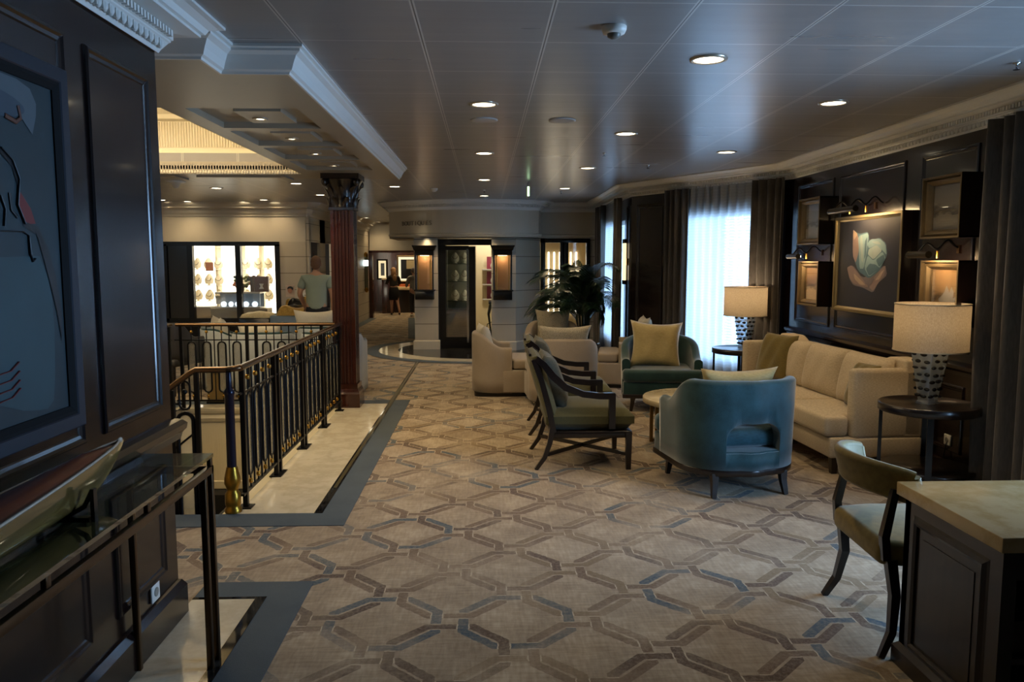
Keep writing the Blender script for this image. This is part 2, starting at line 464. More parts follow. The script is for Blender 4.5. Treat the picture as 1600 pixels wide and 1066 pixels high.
# ------------------------------------------------------------------ walls
def wall_M(A, B): return T(A[0], A[1], 0) @ RZ(math.degrees(atan2(B[1]-A[1], B[0]-A[0])))
def dist(A, B): return hypot(B[0]-A[0], B[1]-A[1])
def wall_run(mb, A, B, z0, z1, th=.12, openings=(), mi=0, s0=0, s1=None):
    """wall whose room side is on the left of A->B"""
    M = wall_M(A, B); L = dist(A, B) if s1 is None else s1
    x = s0
    for (a, b_, za, zb) in sorted(openings):
        mb.box(x, a, -th, 0, z0, z1, mi, M)
        if za > z0: mb.box(a, b_, -th, 0, z0, za, mi, M)
        if zb < z1: mb.box(a, b_, -th, 0, zb, z1, mi, M)
        x = b_
    mb.box(x, L, -th, 0, z0, z1, mi, M)
    return M
BOL = [(0,0),(.002,.008),(.008,.014),(.016,.014),(.024,.007),(.036,.004),(.042,0)]
def panel(mb, M, x0, x1, z0, z1, mi=0, prof=BOL):
    mb.sweep([(x0,0,z0),(x1,0,z0),(x1,0,z1),(x0,0,z1)], prof, True, (0,1,0), mi, M, side=-1)
CROWN = [(0,2.555),(.012,2.55),(.02,2.565),(.045,2.60),(.052,2.605),(.052,2.612),(.06,2.615),(.06,2.645),(.088,2.648),(.15,2.652),(.15,2.664),(.165,2.668),(.178,2.69),(.21,2.705),(.235,2.708),(.235,2.72)]
def dentils(mb, A, B, z=0, s0=0, s1=None, pitch=.03, dd=.06):
    M = wall_M(A, B); L = dist(A, B) if s1 is None else s1
    n = int((L-s0)/pitch)
    for i in range(n):
        x = s0+i*pitch
        mb.box(x, x+pitch*.6, dd-.005, dd+.022, z+2.615, z+2.643, 0, M)
def eggs(mb, A, B, z=0, s0=0, s1=None, pitch=.05):
    M = wall_M(A, B); L = dist(A, B) if s1 is None else s1
    n = int((L-s0)/pitch)
    for i in range(n):
        x = s0+(i+.5)*pitch
        mb.ell((x, .034, z+2.582), (.017,.016,.022), 7, 5, 0, M)
        mb.box(x+.022, x+.028, .02, .046, z+2.565, z+2.603, 0, M)

# left wall: glossy mahogany panelling
LA, LB = (-1.43, 3.57), (-1.43, -2.2)
w = MB(); ML = wall_run(w, LA, LB, 0, 2.555, .3)
def lx(Y): return 3.57-Y
for x0_, x1_ in ((lx(3.47), lx(2.94)), (lx(2.80), lx(.9)), (lx(.76), lx(-.6))):
    panel(w, ML, x0_, x1_, 1.0, 2.42); panel(w, ML, x0_+.03, x1_-.03, .26, .76)
w.sweep([(-1.43,3.62,0),(-1.43,-2.2,0)], [(0,.83),(.02,.83),(.03,.86),(.05,.88),(.055,.905),(.03,.92),(0,.925)], side=1)
struct(w.build('wall_left', WOOD))
w = MB(); w.sweep([(-1.73,3.57,0),(-1.43,3.57,0),(-1.43,-2.2,0)], [(0,0),(.03,0),(.03,.14),(.018,.16),(.012,.17),(0,.175)], side=1)
struct(w.build('baseboard_left', WOOD))
w = MB(); w.sweep([(-1.73,3.57,0), LA+(0,), LB+(0,)], CROWN, side=1); dentils(w, LA, LB); eggs(w, LA, LB)
struct(w.build('trim_crown_left', WHITE))

# right hand walls (room side on the left of the run)
RA, RB, RC, RD = (3.45,-2.2), (3.45,8.75), (2.1,11.25), (2.13,14.9)
W3 = (4.9, 6.6, .35, 2.25)          # near windows, along RA->RB
W4 = (.6, 3.6, .35, 2.25)
W1 = (.28, 1.72, .35, 2.25)         # bay window along RB->RC
W2 = (.55, 2.3, .35, 2.25)          # far window along RC->RD
w = MB(); MR = wall_run(w, RA, RB, 0, 2.6, .14, [W3])
def ry(Y): return Y+2.2
for y0_, y1_ in ((5.44,6.16),(6.40,7.60),(7.73,8.60)):
    panel(w, MR, ry(y0_), ry(y1_), .98, 2.465); panel(w, MR, ry(y0_)+.02, ry(y1_)-.02, .24, .74)
w.sweep([(3.45,5.2,0),(3.45,8.75,0)], [(0,.82),(.02,.82),(.03,.85),(.05,.87),(.055,.895),(.03,.91),(0,.915)], side=1)
struct(w.build('wall_right', WOOD))
w = MB(); w.sweep([(3.45,-2.2,0),(3.45,8.75,0)], [(0,0),(.03,0),(.03,.14),(.012,.17),(0,.175)], side=1); struct(w.build('baseboard_right', WOOD))
w = MB(); MB1 = wall_run(w, RB, RC, 0, 2.6, .14, [W1])
panel(w, MB1, 2.12, 2.72, .28, 2.44); panel(w, MB1, 2.17, 2.67, .33, 2.39, prof=[(0,0),(0,.008),(.01,.01),(.02,0)])
struct(w.build('wall_bay', WOOD))
w = MB(); MB2 = wall_run(w, RC, RD, 0, 2.6, .14, [W2])
panel(w, MB2, .06, .34, .28, 2.44)
struct(w.build('wall_far_right', WOOD))
w = MB(); pth = [p+(0,) for p in (RA, RB, RC, RD)]
w.sweep(pth, CROWN, side=1)
for a_, b_ in ((RA,RB),(RB,RC),(RC,RD)):
    dentils(w, a_, b_); eggs(w, a_, b_)
struct(w.build('trim_crown_right', WHITE))

# shell beyond the view: back wall, far left, far end
w = MB(); wall_run(w, (-1.73,-2.2), (3.6,-2.2), 0, 2.72, .1); struct(w.build('wall_back', WOOD))
w = MB(); w.box(-8.3,-8.2,-2.2,28,-.3,2.82); struct(w.build('wall_far_left', CREAM))
w = MB(); w.box(-8.2,-1.73,3.2,3.3,0,2.6); struct(w.build('wall_behind_left', CREAM))
w = MB(); w.box(-8.2,4.6,27.9,28,0,2.82); struct(w.build('wall_end', WOODR))
w = MB(); w.box(4.5,4.6,15.1,28,0,2.82); w.box(2.25,4.6,15.0,15.1,0,2.72); struct(w.build('wall_shop_side', CREAM))

l = bpy.data.lights.new('recess_fill_light', 'AREA'); l.shape = 'RECTANGLE'; l.size = 2.6; l.size_y = 2.6; l.energy = 55; l.color = (1,.8,.5)  # added fill light that brightens the recess and stairwell, no fitting there
o = bpy.data.objects.new('recess_fill_light', l); COL.objects.link(o); o.location = (-3.8,6.9,3.45)
# ------------------------------------------------------------------ boutique in the middle distance
def block_mat():
    k = N('cream wall panels with grooves'); P = k.coord('World'); sx = k.n('ShaderNodeSeparateXYZ'); k.set(sx.inputs[0], P)
    v = k.math('ABSOLUTE', k.math('WRAP', k.math('SUBTRACT', sx.outputs[2], .17), .155, -.155))
    l = k.math('LESS_THAN', v, .006)
    c = k.mix(k.noise(P, 4, 3), lin('b6ab97'), lin('c3b8a4')); c = k.mix(l, c, lin('6d6556'))
    return k.end(k.bsdf(c, .5, 0, .4, k.bump(k.math('LESS_THAN', v, .009), -.4, .01)))
BLOCK = block_mat()
FC = (-.1, 16.1)
def arc(r, a0, a1, n, c=FC): return [(c[0]+r*cos(R(a0+(a1-a0)*i/n)), c[1]+r*sin(R(a0+(a1-a0)*i/n)), 0) for i in range(n+1)]
fp = arc(2.0, 212, 303, 30)                       # fascia, left to right
fpath = fp + [(1.05,14.62,0),(1.05,14.9,0),(2.13,14.9,0)]
w = MB()
w.sweep(fpath, [(-.3,2.06),(.0,2.06),(.0,2.10),(.02,2.11),(.02,2.13),(0,2.14),(0,2.56),(-.3,2.56)], side=-1)
w.prism([(p[0],p[1]) for p in fp]+[(1.0,16.5),(-1.8,16.5)], 2.06, 2.08)
struct(w.build('wall_boutique_fascia', CREAM))
w = MB(); w.sweep(fpath, CROWN, side=-1)
for i in range(90):
    a = R(212+91*i/90); r = 2.07
    w.box(-.012, .012, -.01, .012, 2.6, 2.645, 0, T(FC[0]+r*cos(a), FC[1]+r*sin(a), 0) @ RZ(math.degrees(a)+90))
for i in range(34): w.box(1.08+i*.031, 1.1+i*.031, 14.82, 14.845, 2.6, 2.645)
struct(w.build('trim_crown_boutique', WHITE))
# letters on the fascia
def text_mesh(txt, size, depth):
    cu = bpy.data.curves.new('lettering', 'FONT'); cu.body = txt; cu.size = size; cu.extrude = depth; cu.align_x = 'CENTER'
    o = bpy.data.objects.new('lettering', cu); COL.objects.link(o)
    dg = C.evaluated_depsgraph_get(); dg.update()
    me = bpy.data.meshes.new_from_object(o.evaluated_get(dg))
    vs = [tuple(v.co) for v in me.vertices]; fs = [tuple(p.vertices) for p in me.polygons]
    bpy.data.objects.remove(o); bpy.data.curves.remove(cu); bpy.data.meshes.remove(me)
    return vs, fs
w = MB()
for i, ch in enumerate('BOUTIQUES'):
    a = 226+i*2.3; vs, fs = text_mesh(ch, .11, .006)
    w.add(vs, fs, 0, False, T(FC[0]+2.012*cos(R(a)), FC[1]+2.012*sin(R(a)), 2.285) @ RZ(a+90) @ RX(90))
tag(w.build('sign_lettering', M_plain('bronze letters', '857b6c', .4, .4)), 'raised metal word BOUTIQUES on the curved fascia', 'sign')
# pillars
w = MB()
w.box(-1.29,-.86,14.5,15.2,0,2.055)
w.prism([(.13,14.3),(.57,14.3),(1.05,14.86),(1.05,14.98),(.13,14.98)], 0, 2.055)
struct(w.build('wall_boutique_pillar', BLOCK))
w = MB()
for a_, b_ in (((-1.30,14.49),(-.85,14.49)),((.12,14.29),(.57,14.29))):
    w.sweep([(a_[0],a_[1]+.3,0),a_+(0,),b_+(0,),(b_[0]+(.0 if b_[0]<0 else .48),b_[1]+(.3 if b_[0]<0 else .56),0)], [(0,0),(.02,0),(.02,.16),(0,.18)], side=-1)
struct(w.build('baseboard_boutique', CREAM))
# boutique interior shell
w = MB()
w.box(-1.29,-1.19,15.2,18,0,2.72); w.box(-1.29,2.3,18,18.1,0,2.72); w.box(2.13,2.25,14.9,18,0,2.72)
struct(w.build('wall_boutique_inside', CREAMW))
w = MB(); w.box(-1.2,2.13,15.0,18,0,.012); struct(w.build('floor_boutique', M_plain('pale boutique carpet', 'c9bfa8', .9)))
w = MB(); w.box(-1.2,2.13,15.0,18,2.5,2.52); struct(w.build('ceiling_boutique', CREAMW))
w = MB(); w.box(-.1,.6,17.0,17.9,2.4,2.42); tag(w.build('ceiling_panel_light', M_emit('white shop light', (1,.93,.8), 5)), 'bright white light panel on the boutique ceiling behind the doorway', 'light')
# open door with dark frame, and glass showcase behind it
t = thing('entrance_frame', 'black framed glass entrance of the boutique between the two cream pillars', 'door frame', (-.86,14.62,0))
w = MB(); w.box(0,.14,0,.5,0,2.02); w.box(0,.99,-.06,.06,1.93,2.04); w.box(.93,.99,-.06,.05,0,.02); w.build('frame', BLACK, t)
w = MB(); w.box(.57,.69,.0,.09,0,1.9); w.build('door_stile', BLACK, t)
w = MB(); w.box(.14,.57,.02,.06,1.84,1.92); w.build('door_rail', BLACK, t)
w = MB(); w.box(.14,.57,.02,.06,0,.22); w.build('door_rail', BLACK, t)
w = MB(); w.box(.14,.57,.03,.04,.22,1.84); w.build('door_glass', GLASS, t)
w = MB(); w.box(.53,.565,-.03,.0,.12,1.86); w.build('pull_handle', CHROME, t)
t = thing('display_cabinet', 'tall lit glass showcase of jewellery behind the boutique glass door', 'cabinet', (-.72,15.1,0))
SHELFB = M_plain('showcase back', '8e8a74', .6)
w = MB(); w.box(0,.55,0,.4,0.02,.72); w.build('base', M_plain('grey cabinet base', '5d5a52', .5), t)
w = MB(); w.box(0,.55,.4,.43,.02,1.9); w.box(-.03,0,0,.4,.02,1.9); w.box(0,.55,0,.4,1.88,1.92); w.build('case', SHELFB, t)
for z in (.86, 1.24, 1.58):
    w = MB(); w.box(0,.54,.02,.4,z,z+.012); w.build('shelf', GLASSG, t)
w = MB(); w.box(.5,.52,.03,.05,.9,1.86); w.build('light_tube', M_emit('showcase tube', (1,.95,.8), 6), t)
BUSTM = M_plain('ivory velvet', 'e6dfcc', .8)
def bust(name, label, loc, s=1.0, rz=0, group=None, m=BUSTM, neck=True, cat='jewellery display'):
    t = thing(name, label, cat, loc, rz, group)
    w = MB(); w.lathe([(.05*s,0),(.05*s,.012*s),(.02*s,.02*s),(.028*s,.04*s)], 12)
    w.grid(lambda a, b: ((2*a-1)*s*(.062*(1-b)**.6+.026)*(.75+.5*sin(b*pi)), .03*s*(1-(2*a-1)**2)*-1+.03*s*b, s*(.03+.2*b)), 8, 8)
    w.build('bust', m, t, smooth=True)
    if neck:
        q = MB(); q.tube([(s*.055*cos(a), -.035*s+.012*s*sin(a), s*(.15+.055*sin(a))) for a in [pi+pi*i/10 for i in range(11)]], .006*s, 6); q.build('necklace', GOLD, t)
    return t
i = 0
for z, lev in ((.874,'lower'),(1.254,'middle'),(1.594,'upper')):
    for x, sd in ((.15,'left'),(.33,'right')):
        bust('necklace_bust', 'small ivory jewellery bust, %s one on the %s showcase shelf' % (sd, lev), (-.72+x,15.28,z), .9, 0, 'busts in the boutique showcase', M_plain('grey ivory','bdb69c',.8) if i == 0 else bpy.data.materials['grey ivory'])
        i += 1
# lit wall shelves with red boxes seen through the doorway
t = thing('wall_shelf_unit', 'white wall shelves stacked with red gift displays inside the boutique', 'shelf', (.0,17.0,0))
w = MB(); w.box(-.05,.5,.2,.24,.6,2.1); w.build('back', CREAMW, t)
for z in (.8,1.12,1.44):
    w = MB(); w.box(-.05,.42,-.05,.2,z,z+.02); w.build('shelf', WHITE, t)
REDB = M_plain('burgundy gift card', '7d2b3f', .5); IVO = M_emit('lit ivory', (1,.95,.85), .9)
for z, lev in ((.82,'lowest'),(1.14,'middle'),(1.46,'top')):
    w = MB(); w.box(.05,.36,16.98+.1,16.98+.14,z,z+.27); tag(w.build('gift_card', REDB), 'burgundy backing card on the %s lit boutique shelf' % lev, 'display card', 'burgundy cards in the boutique')
    bust('white_bust', 'white jewellery bust in front of the burgundy card on the %s shelf' % lev, (.2,16.98,z), .8, 0, 'busts in front of burgundy cards', WHITE)
# little black table and bag
t = thing('console_side_table', 'small black table with curved legs just inside the boutique', 'table', (.3,16.2,0))
w = MB(); w.box(-.22,.35,-.2,.2,.76,.82); w.build('table_top', BLACK, t, .01)
for x, y in ((-.19,-.17),(.3,-.17),(-.19,.17),(.3,.17)):
    w = MB(); w.tube([(x+.02,y,.77),(x-.03,y,.55),(x+.0,y,.3),(x+.04,y,.02)], [.035,.028,.018,.02], 8); w.build('leg', BLACK, t)
w = MB(); w.box(.28,.52,16.1,16.3,.83,.98); tag(w.build('leaflet_stand', WPLAS), 'white leaflet holder on the small black boutique table', 'leaflet holder')
t = thing('shopping_bag', 'black handbag standing on the floor beneath the small black table', 'bag', (.1,15.75,0.012))
w = MB(); w.taper(-.14,.2,-.07,.07,0,.26,.9,.9); w.build('bag_body', BLACK, t, .02)
w = MB(); w.tube([(-.06,0,.25),(-.05,0,.36),(.03,0,.4),(.1,0,.36),(.11,0,.25)], .009, 6); w.build('strap', BLACK, t)
# two wall lanterns / vitrines on the pillars
def vitrine(name, label, x, y):
    t = thing(name, label, 'wall display', (x, y, .94), 0, 'lit vitrines on the boutique pillars')
    w = MB(); w.box(-.17,.17,-.12,.1,0,.16); w.box(-.19,.19,-.14,.1,.155,.18); w.build('base', BLACK, t, .006)
    w = MB()
    w.box(-.17,.17,-.12,.1,.8,.9); w.sweep([(-.17,.1,.88),(-.17,-.12,.88),(.17,-.12,.88),(.17,.1,.88)], [(0,0),(.02,.02),(.03,.06),(.045,.08),(.045,.1),(0,.1)], side=-1)
    w.build('crown', BLACK, t)
    for sx in (-1,1):
        w = MB(); w.cyl((sx*.155,-.1,.17),(sx*.155,-.1,.81),.016,10); w.cyl((sx*.11,-.11,.17),(sx*.11,-.11,.81),.009,8,1); w.build('colonnette', [BLACK, BRASS], t)
    w = MB(); w.box(-.14,.14,.07,.1,.17,.81); w.build('back_panel', M_plain('warm tan lining', 'c08d5a', .6), t)
    w = MB(); w.box(-.13,.13,-.1,-.095,.17,.81); w.build('glass_front', GLASS, t)
    w = MB(); w.box(-.08,.08,-.03,.04,.792,.802); w.build('lamp', M_emit('vitrine lamp', (1,.75,.42), 4), t)
    l = bpy.data.lights.new('vitrine_bulb', 'POINT'); l.energy = .55; l.color = (1,.75,.5); l.shadow_soft_size = .03
    o = bpy.data.objects.new('vitrine_bulb', l); COL.objects.link(o); o.parent = t; o.location = (0,-.03,.74)
    return t
vitrine('wall_vitrine', 'lit black framed vitrine on the left pillar of the boutique', -1.09, 14.4)
vitrine('wall_vitrine', 'lit black framed vitrine on the right pillar of the boutique', .325, 14.2)
# glazed black double doors behind the palm
w = MB()
w.box(1.05,2.13,14.92,15.02,2.05,2.7); w.box(1.98,2.13,14.9,15.02,0,2.055)
struct(w.build('wall_boutique_front', BLOCK))
t = thing('double_door', 'black framed glazed double door behind the palm plant', 'door', (1.06,14.9,0))
w = MB(); w.box(0,.09,-.03,.06,0,2.06); w.box(.87,.94,-.03,.06,0,2.06); w.box(0,.94,-.03,.06,1.98,2.06); w.box(.37,.44,-.04,.06,0,2.0); w.box(.44,.53,-.02,.05,0,2.0); w.box(.09,.87,-.02,.05,0,.2); w.build('door_frame', BLACK, t, .008)
w = MB(); w.box(.09,.37,.0,.01,.2,1.98); w.build('door_glass', GLASS, t)
w = MB(); w.box(.53,.87,.0,.01,.2,1.98); w.build('door_glass', GLASS, t)
w = MB(); w.cyl((.405,-.08,.95),(.405,-.08,1.35),.012); w.build('pull_handle', BRASS, t)
EMT = M_emit('shop tube light', (1,.9,.7), 4)
for i in range(7):
    x = 1.2+i*.115
    w = MB(); w.box(x,x+.028,16.3,16.32,.55,1.82); tag(w.build('display_light', EMT), 'vertical white strip light behind the glazed double door, %s from the left' % ['first','second','third','fourth','fifth','sixth','seventh'][i], 'light', 'strip lights behind the glazed door')
w = MB(); w.box(1.05,2.1,16.33,16.4,.1,2.3); struct(w.build('wall_display_back', M_plain('tan display wall','a8946e',.6)))

# ------------------------------------------------------------------ jewellery shop at the far left
SY = 15.0
w = MB()
w.box(-6.4,-3.35,SY,SY+.15,2.0,2.72); w.box(-6.6,-6.0,SY,SY+.15,0,2.0)
struct(w.build('wall_shop_fascia', CREAM))
w = MB(); w.box(-3.86,-3.35,SY,SY+.15,0,2.0)
w.box(-3.36,-3.3,SY,16.2-1.05,0,2.72); w.box(-3.36,-3.3,16.0,16.5,0,2.72); w.box(-3.36,-3.3,17.2,22.65,0,2.72); w.box(-3.36,-3.3,15.1,17.3,2.0,2.72)
struct(w.build('wall_corridor', BLOCK))
w = MB(); w.box(-6.0,-3.85,SY,SY+.1,0,.5); struct(w.build('wall_shop_plinth', BLACK))
w = MB(); w.sweep([(-8.2,15,0),(-3.35,15,0),(-3.3,15.05,0),(-3.3,22.65,0)], [(0,2.46),(.02,2.47),(.03,2.5),(.06,2.53),(.08,2.58),(.09,2.6),(.16,2.62),(.16,2.64),(.22,2.68),(.26,2.72),(0,2.72)], side=-1)
struct(w.build('trim_crown_shop', CREAM))
t = thing('window_frame', 'wide black framed shop window glowing white at the far left', 'window', (-6.0,SY,0))
w = MB(); w.box(0,2.15,-.04,.08,1.92,2.0); w.box(0,2.15,-.04,.08,.48,.56); w.box(2.06,2.15,-.04,.08,.5,1.95); w.box(.43,.53,-.03,.08,.5,1.95); w.box(1.32,1.42,-.03,.08,.5,1.95); w.box(0,.06,-.04,.08,.5,1.95); w.build('frame', BLACK, t)
w = MB(); w.box(.53,1.32,.02,.03,.56,1.92); w.build('pane', GLASS, t)
w = MB(); w.box(1.42,2.06,.02,.03,.56,1.92); w.build('pane', GLASS, t)
DGL = N('dark mirror glass'); DGL = DGL.end(DGL.bsdf(lin('0a0b10'), .03, 0, .9))
w = MB(); w.box(.06,.43,.0,.02,.56,1.92); tag(w.build('dark_pane', DGL, t), 'black reflective glass panel')
EMS = M_emit('white light box shelves', (1,.92,.72), 2.6)
w = MB(); w.box(-6.35,-3.87,16.57,16.6,.55,2.15); tag(w.build('light_box', EMS), 'bright white backlit wall behind the jewellery shop shelves', 'light box')
w = MB(); w.box(-6.45,-3.8,15.1,16.75,2.2,2.25); w.box(-3.86,-3.8,15.15,16.75,.5,2.2); w.box(-6.45,-6.37,15.15,16.75,.5,2.2); w.box(-6.45,-3.8,15.15,16.7,.45,.5); struct(w.build('wall_shop_inside', CREAMW))
t = thing('shop_shelving', 'cream shelving with glass shelves against the bright shop wall', 'shelf', (-6.1,16.25,.5))
w = MB()
for x in (.0,.62,1.02,1.12,1.5,1.82): w.box(x,x+.035,0,.28,0,1.7)
w.build('upright', CREAMW, t)
for z in (.3,.62,.94,1.38):
    w = MB(); w.box(0,1.85,0,.28,z,z+.015); w.build('shelf', GLASS, t)
IV = M_plain('cream leatherette', 'f2e8cc', .7); BLK = BLACK
cnt = 0
ordn = ['first','second','third','fourth','fifth','sixth','seventh','eighth']
for zi, (z, lev) in enumerate(((.82,'lowest'),(1.14,'middle'),(1.46,'top'))):
    for j, x in enumerate((-5.85,-5.62,-5.42,-4.86,-4.62,-4.42)):
        cnt += 1
        bust('necklace_stand', 'cream necklace bust on the %s bright shop shelf, %s from the left' % (lev, ordn[j]), (x,16.25,z+.0), 1.05, random.uniform(-15,15), 'necklace busts on the shop shelves', IV, cat='jewellery bust')
def card(name, label, cat, M, w_, h_, m, th=.02, group=None):
    q = MB(); q.box(-w_/2, w_/2, 0, th, 0, h_, 0, M); return tag(q.build(name, m), label, cat, group)
card('picture_card', 'small orange and black picture on the upper shop shelf', 'picture', T(-5.5,15.95,1.44), .15, .17, M_plain('burnt orange picture','8a4f2c',.5,vs=14,var=.7))
card('dark_card', 'black card standing on the shop window floor beside the cream counter', 'card', T(-5.2,15.5,.80), .09, .16, BLACK)
t = thing('counter', 'low cream display counter inside the shop window', 'counter', (-5.7,15.3,.5))
w = MB(); w.box(0,.42,0,.35,0,.24); w.build('counter_body', M_plain('beige counter','c4ae86',.6), t); w = MB(); w.box(.42,1.5,0,.35,0,.22); w.build('counter_body', M_plain('taupe counter','8f8569',.6), t)
w = MB(); w.box(0,.42,-.02,.36,.24,.26); w.build('counter_top', WHITE, t)
t = thing('glass_case', 'lit blue white glass jewellery case on the shop counter', 'showcase', (-5.2,15.32,.73))
w = MB(); w.box(0,.86,0,.3,0,.02); w.box(0,.86,0,.3,.28,.31); w.build('frame', WPLAS, t)
w = MB(); w.box(0,.86,0,.01,.02,.28); w.build('glass', GLASS, t)
w = MB(); w.box(0,.86,.29,.3,.02,.28); w.build('back', M_plain('blue grey back','5f7484',.4), t)
for j, (x, r) in enumerate(((.12,.06),(.26,.05),(.4,.07),(.55,.06),(.72,.06))):
    q = MB(); q.ell((-5.2+x,15.46,.80),(r,.05,.055),12,8); tag(q.build('display_cushion', M_emit('lit white cushion',(.8,.92,1),1.1) if j == 0 else bpy.data.materials['lit white cushion']), 'rounded white display cushion in the glass case, %s from the left' % ordn[j], 'display cushion', 'cushions in the glass case')  # cushions glow by themselves in place of lighting inside the case
t = thing('flower_arrangement', 'green and orange flower arrangement standing on the glass jewellery case', 'flowers', (-4.72,15.45,1.04))
w = MB(); w.lathe([(.04,0),(.05,.06),(.035,.1)], 12); w.build('vase', BLACK, t)
w = MB(); rr = random.Random(5)
for i_ in range(30): w.ell((rr.uniform(-.13,.15),rr.uniform(-.06,.06),rr.uniform(.1,.3)),(.035,.03,.03),7,5,i_ % 3)
w.build('blossoms', [M_plain('leaf green','6b7a2c',.6), M_plain('orange petals','b0602c',.6), M_plain('dark foliage','2b331c',.6)], t)
t = thing('gift_box', 'burgundy book shaped box standing on the glass case', 'box', (-4.3,15.42,1.04))
w = MB(); w.box(-.16,.1,0,.08,0,.3); w.build('box_body', M_plain('burgundy box','4a1f22',.4), t, .004)
w = MB(); w.lathe([(.05,0),(.035,.02),(.02,.05),(.04,.09),(.045,.1)], 10, M=T(-.03,-.004,.06) @ Matrix.Scale(.15,4,(0,1,0))); w.build('emblem', WHITE, t)
for j in range(4):
    q = MB(); q.box(-4.56+j*.045,-4.53+j*.045,15.46,15.58,1.04,1.34+.02*(j%2)); tag(q.build('book', M_plain('brown book %d' % j, ['2b1a14','5b3a24','1c1a1c','7a5a3a'][j], .6)), 'thin %s book standing left of the burgundy box' % ['dark brown','mid brown','black','tan'][j], 'book', 'books beside the burgundy box')
# tables in front of the shop
t = thing('cloth_table', 'table under a pale blue cloth where the man is standing', 'table', (-3.55,13.05,0))
w = MB(); w.box(0,.68,0,.6,0,.74); w.build('tablecloth', M_fabric('pale blue cloth','6f8398','8ea2b5'), t, .02)
GOLDF = M_fabric('gold brocade','8a6a2a','c9a65a',(60,60,60),.6,.5,.4,9,.6)
def blob(name, label, cat, x0,x1,y0,y1,z0,z1, m, seed=1):
    q = MB(); r_ = random.Random(seed); ph = [r_.uniform(0,6) for _ in range(6)]
    def fn(a, b):
        u, v = 2*a-1, 2*b-1; e = ((1-u**6)*(1-v**6))
        return (x0+(x1-x0)*a, y0+(y1-y0)*b, z0+(z1-z0)*max(0,e)**.4*(.85+.12*sin(9*a+ph[0])+.08*sin(7*b+5*a+ph[1])))
    q.grid(fn, 18, 12); q.box(x0+.005,x1-.005,y0+.005,y1-.005,z0,z0+.01)
    return tag(q.build(name, m), label, cat)
blob('brocade_cushion', 'gold brocade cloth bundle lying on the pale blue table', 'cloth', -3.44,-2.9,13.05,13.5,.741,.91, GOLDF, 2)
blob('brocade_cloth', 'gold brocade cloth draped on a raised stand behind the bundle', 'cloth', -3.42,-2.92,13.5,13.64,.741,1.04, GOLDF, 4)
blob('black_bag', 'black bag lying on the gold brocade cloth', 'bag', -3.3,-3.04,13.25,13.45,.90,1.02, BLACK, 6)
b_ = bust('necklace_bust', 'large ivory bust with a red necklace on the gold brocade', (-3.12,13.57,1.03), 1.15, 0, None, BUSTM, True)
for c_ in b_.children:
    if c_.name.startswith('necklace'): c_.data.materials[0] = M_plain('coral beads','8c2f22',.4)
card('portrait_card', 'portrait postcard standing beside the ivory bust', 'card', T(-3.33,13.57,1.03), .15, .2, M_plain('pale postcard','d8c4b4',.5))
q = MB(); q.ell((0,-.004,.11),(.04,.004,.05),10,6,0,T(-3.33,13.57,1.03)); q.ell((0.005,-.003,.14),(.05,.004,.04),10,6,1,T(-3.33,13.57,1.03))
q_ = q.build('portrait', [M_plain('skin print','c98f74',.6), BLACK]); q_.parent = bpy.data.objects['portrait_card']
t = thing('tray_table', 'black table with cream trays of jewellery left of the blue one', 'table', (-4.08,13.1,0))
w = MB(); w.box(0,.52,0,.6,0,.70); w.build('tablecloth', BLACK, t, .02)
blob('jewellery_tray', 'heap of cream jewellery on the black table', 'jewellery', -4.06,-3.58,13.12,13.6,.701,.80, M_plain('cream heap','cfc19a',.7,vs=40,var=.4), 9)

# ------------------------------------------------------------------ corridor and red reception room
w = MB()
w.box(-3.36,-3.28,22.65,22.8,0,2.72); w.box(-3.36,4.5,22.65,22.8,1.9,2.72)
struct(w.build('wall_reception_front', CREAM))
w = MB(); w.box(-3.30,-3.2,22.6,22.85,0,1.9); w.box(-3.30,-.5,22.6,22.85,1.87,1.93); struct(w.build('trim_reception_door', WOODR))
w = MB(); w.box(-4.2,1,25.6,25.7,0,2.72); w.box(-3.9,-3.8,22.8,25.6,0,2.72); struct(w.build('wall_reception', WOODR))
t = thing('wall_sconce', 'gilded tall wall sconce with glowing glass beside the red room doorway', 'lamp', (-3.29,21.7,.8))
w = MB(); w.tube([(.05,0,0.06),(.05,0,.95)], .05, 10); w.build('glass_tube', M_plain('smoky glass','6b6a5c',.15,.3), t)
w = MB(); w.ell((.05,0,.05),(.055,.07,.08)); w.ell((.05,0,1.0),(.055,.07,.08)); w.build('gilt_cap', BRASS, t)
w = MB(); w.cyl((.05,0,.7),(.05,0,.85),.056,10); w.build('glow', M_emit('cool glow',(.75,.95,1),4), t)
# reception desk, pictures
t = thing('reception_desk', 'dark red wooden reception desk with a pale counter top', 'desk', (-3.2,24.9,0))
w = MB(); w.box(0,.36,-.3,.3,0,1.05); w.build('desk_tower', WOODR, t, .01)
w = MB(); w.box(.36,2.4,0,.5,0,.72); w.build('desk_body', WOODD, t)
w = MB(); w.box(.3,2.4,-.08,.5,.72,.82); w.build('counter_top', M_plain('pale counter','c9b28c',.4), t, .01)
w = MB(); w.box(.0,.4,-.32,.32,1.05,1.09); w.build('ledge', M_plain('cream ledge','c9b28c',.4), t)
def picture(name, label, x, z, w_, h_, y, mats, art):
    t = thing(name, label, 'picture', (x, y, z))
    q = MB(); q.sweep([(-w_/2,0,-h_/2),(w_/2,0,-h_/2),(w_/2,0,h_/2),(-w_/2,0,h_/2)], [(0,0),(0,.03),(.02,.04),(.05,.02),(.05,0)], True, (0,-1,0), side=1)
    q.build('frame', mats[0], t)
    q = MB(); q.box(-w_/2+.03,w_/2-.03,-.012,-.004,-h_/2+.03,h_/2-.03); q.build('mat_board', mats[1], t)
    q = MB(); art(q); q.build('artwork', mats[2:], t)
    return t
